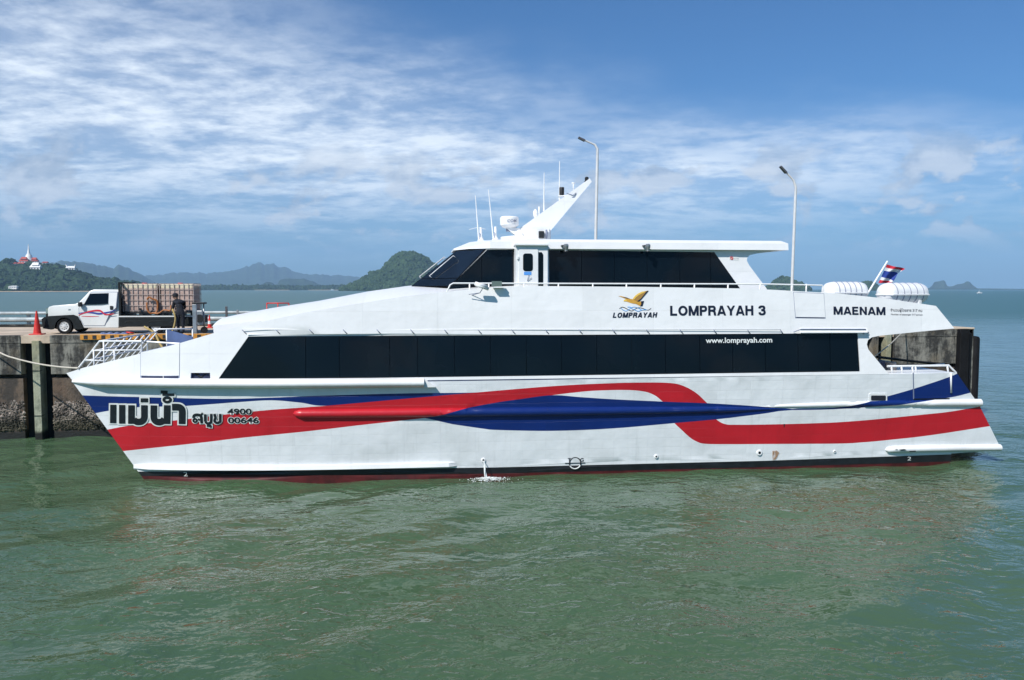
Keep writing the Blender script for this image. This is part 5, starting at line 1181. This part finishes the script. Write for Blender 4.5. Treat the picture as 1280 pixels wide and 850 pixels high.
tp_([(85.5, 386.4), (88.3, 386.2), (88.3, 387.8), (85.5, 388)], -.006, .01, 'side_badge', 'steel')
xw0, zw0 = T(80.6, 408.2); xw1, zw1 = T(195, 408.6); rt = zw0-QZ
rt = max(.30, min(.36, rt+.0))
def wheel(x, y, sgn):
    mb = MB(); mb.lathe([(rt*.62, -.10), (rt*.94, -.11), (rt, -.07), (rt, .07), (rt*.94, .11), (rt*.62, .10)], (x, y, QZ+rt), 28, 0, 'y'); w_ = mb.build('wheel', 'rubber', truck)
    mb = MB(); s_ = sgn
    prof_ = [(rt*.64, .099*s_), (rt*.61, .122*s_), (rt*.53, .104*s_), (rt*.42, .103*s_), (rt*.31, .116*s_), (rt*.17, .118*s_), (rt*.12, .132*s_)]
    mb.lathe(prof_, (x, y, QZ+rt), 24, 0, 'y'); rm = mb.build('rim', 'rim steel', w_)
    mb = MB()
    for a in range(8): mb.lathe([(.022, .0), (.022, .004)], (x+rt*.36*math.cos(a*.785), y+.112*s_, QZ+rt+rt*.36*math.sin(a*.785)), 7, 0, 'y')
    mb.build('vent_hole', 'seal black', rm)
for x in (xw0, xw1):
    wheel(x, YT+.085, -1); wheel(x, YT+WT-.10, 1)
# load bed
(xb0, zb0), (xb1, zb1) = T(148.6, 395.6), T(246, 397)
zfl = zb0
mb = MB(); mb.box((xb0+.01, YT-.04, zfl-.10), (xb1, YT+WT+.04, zfl)); bed = mb.build('bed_floor', 'truck dark', truck)
mb = MB(); mb.box((xb0+.01, YT-.075, zfl-.022), (xb1-.02, YT-.042, zfl+.028)); mb.build('bed_rail', 'truck white', truck)
zs = T(150, 408.5)[1]
mb = MB(); mb.box((xb0+.02, YT-.07, zs), (xb1-.05, YT-.045, zfl-.04), bev=.01)
for i in range(3):
    l = xb0+.25+(xb1-xb0-.4)*i/3; r_ = l+(xb1-xb0-.4)/3-.25; mb.tube([(l, YT-.072, zs+.16), (l+.12, YT-.072, zs+.23), (r_, YT-.072, zs+.23)], .012, 5)
mb.build('side_board', 'truck dark', truck)
mb = MB(); mb.box((xb0+.2, YT+.25, QZ+.28), (xb1-.3, YT+WT-.25, zfl-.1)); mb.build('chassis', 'black plastic', truck)
mb = MB()
ztop = T(150, 352.5)[1]
for y in np.linspace(YT+.02, YT+WT-.02, 6): mb.box((xb0+.01, y-.03, zfl), (xb0+.09, y+.03, ztop))
for z in (zfl+.2, zfl+.6, ztop-.05): mb.box((xb0+.012, YT, z-.03), (xb0+.08, YT+WT, z+.03))
mb.box((xb0+.03, YT+.02, zfl), (xb0+.05, YT+WT-.02, zfl+.75)); mb.build('headboard', 'truck dark', truck)
x, z = T(246.5, 400); 
for y in (YT+.02, YT+WT-.14): mb = MB(); mb.box((x-.05, y, z-.08), (x, y+.12, z+.08)); mb.build('tail_light', 'red lens', truck)
mb = MB(); mb.box((xb1-.05, YT, zs+.1), (xb1-.01, YT+WT, zfl-.02)); mb.build('tail_board', 'truck dark', truck)
mb = MB(); mb.box((xw1+.42, YT+.02, QZ+.14), (xw1+.45, YT+.28, zs+.05)); mb.build('mudflap', 'rubber', truck)
# ------------------------------------------------------------------ liquid tanks on the bed
yi = YT+.28
def ibc(px0, px1, label):
    a, b = S(px0, 360, yi), S(px1, 360, yi); wd = b.x-a.x; top_ = S(px0, 354.6, yi).z-zfl; dp = 1.15
    o = thing('ibc_tank', label, 'liquid tank', (a.x, yi, zfl), 'caged liquid tanks on the truck bed')
    mb = MB(); mb.box((.02, .02, .20), (wd-.02, dp-.02, top_-.02), bev=.06); mb.build('container', 'tank plastic', o, world=False)
    mb = MB()
    for x in np.linspace(.0, wd, 8): mb.box((x-.011, -.014, .18), (x+.011, .006, top_)); mb.box((x-.011, dp-.006, .18), (x+.011, dp+.014, top_))
    for y in np.linspace(.02, dp-.02, 7): mb.box((-.014, y-.011, .18), (.006, y+.011, top_)); mb.box((wd-.006, y-.011, .18), (wd+.014, y+.011, top_))
    for z in np.linspace(.22, top_-.0, 6):
        mb.box((-.02, -.022, z-.013), (wd+.02, -.0145, z+.013)); mb.box((-.02, dp+.0145, z-.013), (wd+.02, dp+.022, z+.013)); mb.box((-.022, -.02, z-.0125), (-.0145, dp+.02, z+.0125)); mb.box((wd+.0145, -.02, z-.0125), (wd+.022, dp+.02, z+.0125))
    mb.build('cage', 'cage steel', o, world=False)
    mb = MB(); mb.box((-.02, -.02, .13), (wd+.02, dp+.02, .175))
    for x in (0., wd/2-.07, wd-.14): mb.box((x, 0, .0), (x+.14, dp, .128))
    mb.build('pallet', 'black plastic', o, world=False)
    mb = MB(); mb.lathe([(.11, top_-.03), (.11, top_+.03), (.09, top_+.04)], (wd/2, dp/2, 0), 16); mb.build('lid', 'sign red', o, world=False)
    mb = MB(); mb.tube([(wd/2, .02, .28), (wd/2, -.10, .28)], .04, 8); mb.box((wd/2-.06, -.10, .31), (wd/2+.06, -.07, .34)); mb.build('valve', 'black plastic', o, world=False)
ibc(153.4, 196.6, 'caged plastic liquid tank on the truck bed nearest the cab'); ibc(199.6, 241.6, 'caged plastic liquid tank on the truck bed behind the man in black')
# ------------------------------------------------------------------ man
pp = S(224, 416.2, 9.3); man = thing('person', 'person in dark work clothes and black cap stooping over a hose beside the tanks', 'person', (pp.x, 9.3, QZ))
def figure():
    P_ = {}; E_ = []
    def v(n, p, r_, par=None):
        P_[n] = (p, r_, len(P_))
        if par: E_.append((P_[par][2], P_[n][2]))
    v('pel', (.06, .02, .86), .145); v('sp', (.05, .06, 1.02), .135, 'pel'); v('ch', (.0, .11, 1.22), .155, 'sp'); v('up', (-.04, .15, 1.33), .125, 'ch'); v('nk', (-.11, .20, 1.415), .055, 'up'); v('hd0', (-.15, .22, 1.47), .07, 'nk'); v('hd', (-.185, .235, 1.53), .10, 'hd0'); v('hd2', (-.195, .24, 1.585), .085, 'hd')
    for s_, hx in ((-1, -.04), (1, .15)):
        v('h%d' % s_, (hx, .03, .82), .105, 'pel'); v('k%d' % s_, (hx+.0, .0+.02*s_, .46), .075, 'h%d' % s_); v('a%d' % s_, (hx+.02, .02, .10), .05, 'k%d' % s_); v('f%d' % s_, (hx-.06, .10, .045), .042, 'a%d' % s_); v('t%d' % s_, (hx-.11, .17, .035), .032, 'f%d' % s_)
    arms = {-1: [(-.20, .10, 1.32), (-.26, .16, 1.06), (-.40, .36, .99)], 1: [(.14, .22, 1.30), (.16, .36, 1.06), (-.14, .50, 1.0)]}
    for s_ in (-1, 1):
        a = [Vector(q) for q in arms[s_]]; v('s%d' % s_, tuple(a[0]), .075, 'up'); v('e%d' % s_, tuple(a[1]), .056, 's%d' % s_); v('w%d' % s_, tuple(a[2]), .034, 'e%d' % s_)
        d = (a[2]-a[1]).normalized(); side = d.cross(Vector((0, 0, 1))).normalized(); dn = side.cross(d)
        v('p%d' % s_, tuple(a[2]+d*.06), .036, 'w%d' % s_)
        for i in range(4):
            b0 = a[2]+d*.095+side*(.028-.0187*i); l = (.036, .041, .039, .030)[i]
            v('q%d%d' % (s_, i), tuple(b0), .0100, 'p%d' % s_); v('r%d%d' % (s_, i), tuple(b0+d*l*.8-dn*l*.5), .0090, 'q%d%d' % (s_, i)); v('u%d%d' % (s_, i), tuple(b0+d*l*.9-dn*l*1.4), .0080, 'r%d%d' % (s_, i))
        b0 = a[2]+d*.04+side*.035; v('m%d' % s_, tuple(b0), .0115, 'p%d' % s_); v('n%d' % s_, tuple(b0+d*.035+side*.018-dn*.02), .0095, 'm%d' % s_)
    me = bpy.data.meshes.new('body'); me.from_pydata([q[0] for q in P_.values()], E_, []); o = bpy.data.objects.new('body', me); COL.objects.link(o)
    sk_ = o.modifiers.new('s', 'SKIN'); o.modifiers.new('u', 'SUBSURF').levels = 2; o.modifiers['u'].render_levels = 2
    for i, q in enumerate(P_.values()): me.skin_vertices[0].data[i].radius = (q[1], q[1]); me.skin_vertices[0].data[i].use_root = (i == 0)
    bpy.context.view_layer.update(); m2 = bpy.data.meshes.new_from_object(o.evaluated_get(bpy.context.evaluated_depsgraph_get())); bpy.data.objects.remove(o)
    m2.materials.clear(); [m2.materials.append(MATS[q]) for q in ('cloth black', 'skin', 'rubber')]
    wr_ = [Vector(arms[s_][2]) for s_ in (-1, 1)]; el = [Vector(arms[s_][1]) for s_ in (-1, 1)]
    for f_ in m2.polygons:
        c = f_.center; f_.use_smooth = True; mi = 0
        if c.z > 1.43 and c.x < -.05: mi = 1
        for w_, e_ in zip(wr_, el):
            if (c-w_).dot((w_-e_).normalized()) > -.07 and (c-w_).length < .25: mi = 1
        if c.z < .09: mi = 2
        f_.material_index = mi
    return m2
bd = bpy.data.objects.new('body', figure()); COL.objects.link(bd); bd.parent = man
hc = Vector((-.19, .237, 1.55))
mb = MB(); mb.lathe([(.112, -.02), (.118, .0), (.112, .055), (.08, .095), (.02, .115)], hc+Vector((.01, -.004, .02)), 18)
bmv = [(-.08, .03, .018), (-.19, .10, .0), (-.205, .14, -.008), (-.16, .18, -.005), (-.04, .11, .018)]
mb.add([hc+Vector(q) for q in bmv]+[hc+Vector(q)+Vector((0, 0, .015)) for q in bmv], [(0, 1, 2, 3, 4), (9, 8, 7, 6, 5)]+[((i+1) % 5, i, 5+i, 5+(i+1) % 5) for i in range(5)]); mb.build('cap', 'cloth black', man, world=False)
mb = MB(); mb.lathe([(.06, -.05), (.104, -.035), (.106, .01)], hc+Vector((.022, -.018, .02)), 14); mb.build('hair', 'black plastic', man, world=False)
fd = Vector((-.62, .6, -.35)).normalized(); sd = fd.cross(Vector((0, 0, 1))).normalized()
mb = MB(); mb.lathe([(.012, -.025), (.017, 0), (.008, .02)], hc+fd*.112-Vector((0, 0, .045)), 8); mb.build('nose', 'skin', man, world=False)
for s_ in (-1, 1):
    mb = MB(); mb.lathe([(.004, -.012), (.011, 0), (.004, .012)], hc+fd*.098+sd*s_*.036-Vector((0, 0, .012)), 8); mb.build('eye', 'seal black', man, world=False)
    mb = MB(); mb.lathe([(.008, -.035), (.02, -.01), (.022, .015), (.008, .032)], hc+sd*s_*.105-fd*.01-Vector((0, 0, .035)), 8); mb.build('ear', 'skin', man, world=False)
mb = MB(); mb.tube([hc+fd*.098+sd*.03-Vector((0, 0, .088)), hc+fd*.105-Vector((0, 0, .09)), hc+fd*.098-sd*.03-Vector((0, 0, .088))], .006, 6); mb.build('mouth', 'rust', man, world=False)
# ------------------------------------------------------------------ hoses
hand = Vector((pp.x-.45, 9.3+.40, QZ+.96))
def hose(pts, r_, mat, label, name='hose'): mb = MB(); mb.tube(cr([tuple(p) for p in pts], 7), r_, 8); tag(mb.build(name, mat), label, 'hose')
hose([S(184, 374, yi-.1), S(186.5, 371.5, yi-.16), S(190, 373.5, yi-.16), S(196, 376, yi-.12), S(197, 384, yi-.1), S(195, 390.5, yi-.14), S(188, 391.5, yi-.2), S(184, 386, yi-.2), S(183.5, 378, yi-.16)], .035, 'hose orange', 'orange brown hose looped between the two caged tanks')
hose([S(190, 391, yi-.25), S(198, 391.5, yi-.3), S(205, 387.5, 9.8), hand, S(213.5, 381.5, 9.75)], .03, 'hose orange', 'brown hose held in the hand of the man in black')
hose([S(215.5, 386.5, 9.3), S(217.5, 391, 9.2), S(219.2, 398, 9.15), S(218, 406, 9.1), S(216.4, 411, 9.0), S(214.4, 416, 8.8)], .035, 'hose yellow', 'pale yellow hose hanging down from the stooping man to the quay edge')
hose([S(180.6, 408.3, 9.1), S(186, 411.6, 8.9), S(191, 414.5, 8.0), S(195, 419, 7.2), S(198.5, 427, 6.6), S(204, 436, 6.2)], .04, 'hose yellow', 'pale yellow hose drooping from the quay edge onto the foredeck of the ferry')
# ------------------------------------------------------------------ life rafts and flag
def raft(px, py, y, L, r_, yaw, label):
    c = S(px, py, y); o = thing('life_raft', label, 'life raft', c, 'life raft canisters on the aft upper deck', R(yaw))
    mb = MB(); h = L/2; mb.lathe([(.02, -h), (r_*.6, -h+.03), (r_*.86, -h+.11), (r_*.97, -h+.24), (r_, -h+.36), (r_, h-.36), (r_*.97, h-.22), (r_*.86, h-.10), (r_*.6, h-.03), (.02, h)], (0, 0, 0), 28, 0, 'x'); mb.build('canister', 'raft white', o, world=False)
    mb = MB(); q = [(-h-.02, -r_*.5), (-h+.15, -r_-.035), (h-.15, -r_-.035), (h+.02, -r_*.5), (h+.02, r_*.5), (h-.15, r_+.035), (-h+.15, r_+.035), (-h-.02, r_*.5)]; mb.slab(q, -.06, -.02); mb.build('flange', 'raft white', o, world=False)
    for x in np.linspace(-h+.38, h-.38, 5):
        mb = MB(); mb.lathe([(r_+.004, x-.02), (r_+.014, x-.015), (r_+.014, x+.015), (r_+.004, x+.02)], (0, 0, 0), 28, 0, 'x'); mb.build('strap', 'raft band', o, world=False)
    for x in (-h*.5, h*.5): mb = MB(); mb.prism([(x-.05, -r_-.3), (x-.05, -r_*.6), (x+.05, -r_*.6), (x+.05, -r_-.3)], -r_*.9, r_*.9); mb.build('cradle', 'white paint', o, world=False)
    return o
raft(1128, 366.8, 1.5, 1.95, .37, 14, 'big white life raft canister with grey straps nearest the stern, behind the flag')
raft(1056, 364.5, 1.6, 1.62, .34, 6, 'white ribbed life raft canister further forward, half hidden by the bulwark')
pa, pb = S(1090, 358, B/2-.6), S(1109.4, 326.4, B/2-.6); fl_ = thing('flag', 'red, white and blue striped national flag flying from a slanted white staff above the stern', 'flag', pa)
mb = MB(); mb.tube([pa+(pa-pb)*.35, pa, pb], .035, 8); mb.build('staff', 'white paint', fl_)
Lft = [(1108.6, 330.5), (1098.0, 353.6)]; Rgt = [(1131.4, 336.3), (1127.5, 338.3), (1122.5, 341), (1119.8, 346), (1117, 350.6), (1116.2, 352.6), (1113.8, 355)]
ya = B/2-.6; nv, nu = 24, 26; vs = []; 
for j in range(nv+1):
    v_ = j/nv; l = (Lft[0][0]+(Lft[1][0]-Lft[0][0])*v_, Lft[0][1]+(Lft[1][1]-Lft[0][1])*v_)
    g_ = v_*6; i = min(5, int(g_)); rr_ = (Rgt[i][0]+(Rgt[i+1][0]-Rgt[i][0])*(g_-i), Rgt[i][1]+(Rgt[i+1][1]-Rgt[i][1])*(g_-i))
    for i in range(nu+1):
        u = i/nu; p = S(l[0]+(rr_[0]-l[0])*u, l[1]+(rr_[1]-l[1])*u+.9*math.sin(u*6+v_*2)*u, ya+(.09*math.sin(u*9+v_*3)+.25*u)*u); vs.append(p)
mb = MB(); fs = []; ms = []
for j in range(nv):
    for i in range(nu): fs.append((j*(nu+1)+i, j*(nu+1)+i+1, (j+1)*(nu+1)+i+1, (j+1)*(nu+1)+i)); s_ = (j+.5)/nv*6; ms.append(0 if s_ < 1 or s_ > 5 else (1 if s_ < 2 or s_ > 4 else 2))
mb.v = [tuple(p) for p in vs]; mb.f = fs; mb.m = ms; mb.sm = [True]*len(fs); mb.build('cloth', ['flag red', 'flag white', 'flag blue'], fl_, recalc=False)
# ------------------------------------------------------------------ cooling water running out of the hull
x, y, z = OUT; rs = np.random.RandomState(4)
jt = thing('water_outflow', 'white stream of cooling water pouring from a round outlet in the hull into the sea', 'water stream', (x, y, 0))
path = [(x+.0+.05*u, y-.03-.34*u, z-.02-(z-WL)*1.0*u*u) for u in np.linspace(0, 1, 9)]
mb = MB(); 
for k_ in range(5):
    ph = rs.uniform(0, 6); mb.tube([(a+.035*math.sin(ph+i*1.2)*i/8, b+.03*math.cos(ph+i)*i/8, c) for i, (a, b, c) in enumerate(path)], [.007+.004*math.sin(i*1.9+ph)+.0016*i for i in range(9)], 6)
mb.build('stream', 'foam', jt)
sp = []
for i in range(520):
    a = rs.uniform(0, 6.28); q = abs(rs.normal(0, .27)); e = path[-1]
    sp.append(((e[0]+q*math.cos(a)*1.5+.1, e[1]+q*math.sin(a)*.7-.05, WL+.012+max(0, .09-q*.14)*rs.uniform(.2, 1)), rs.uniform(.006, .020)*(1.25-min(1, q))))
fo = blobs('splash', sp, 'foam', 4, 0, jt);
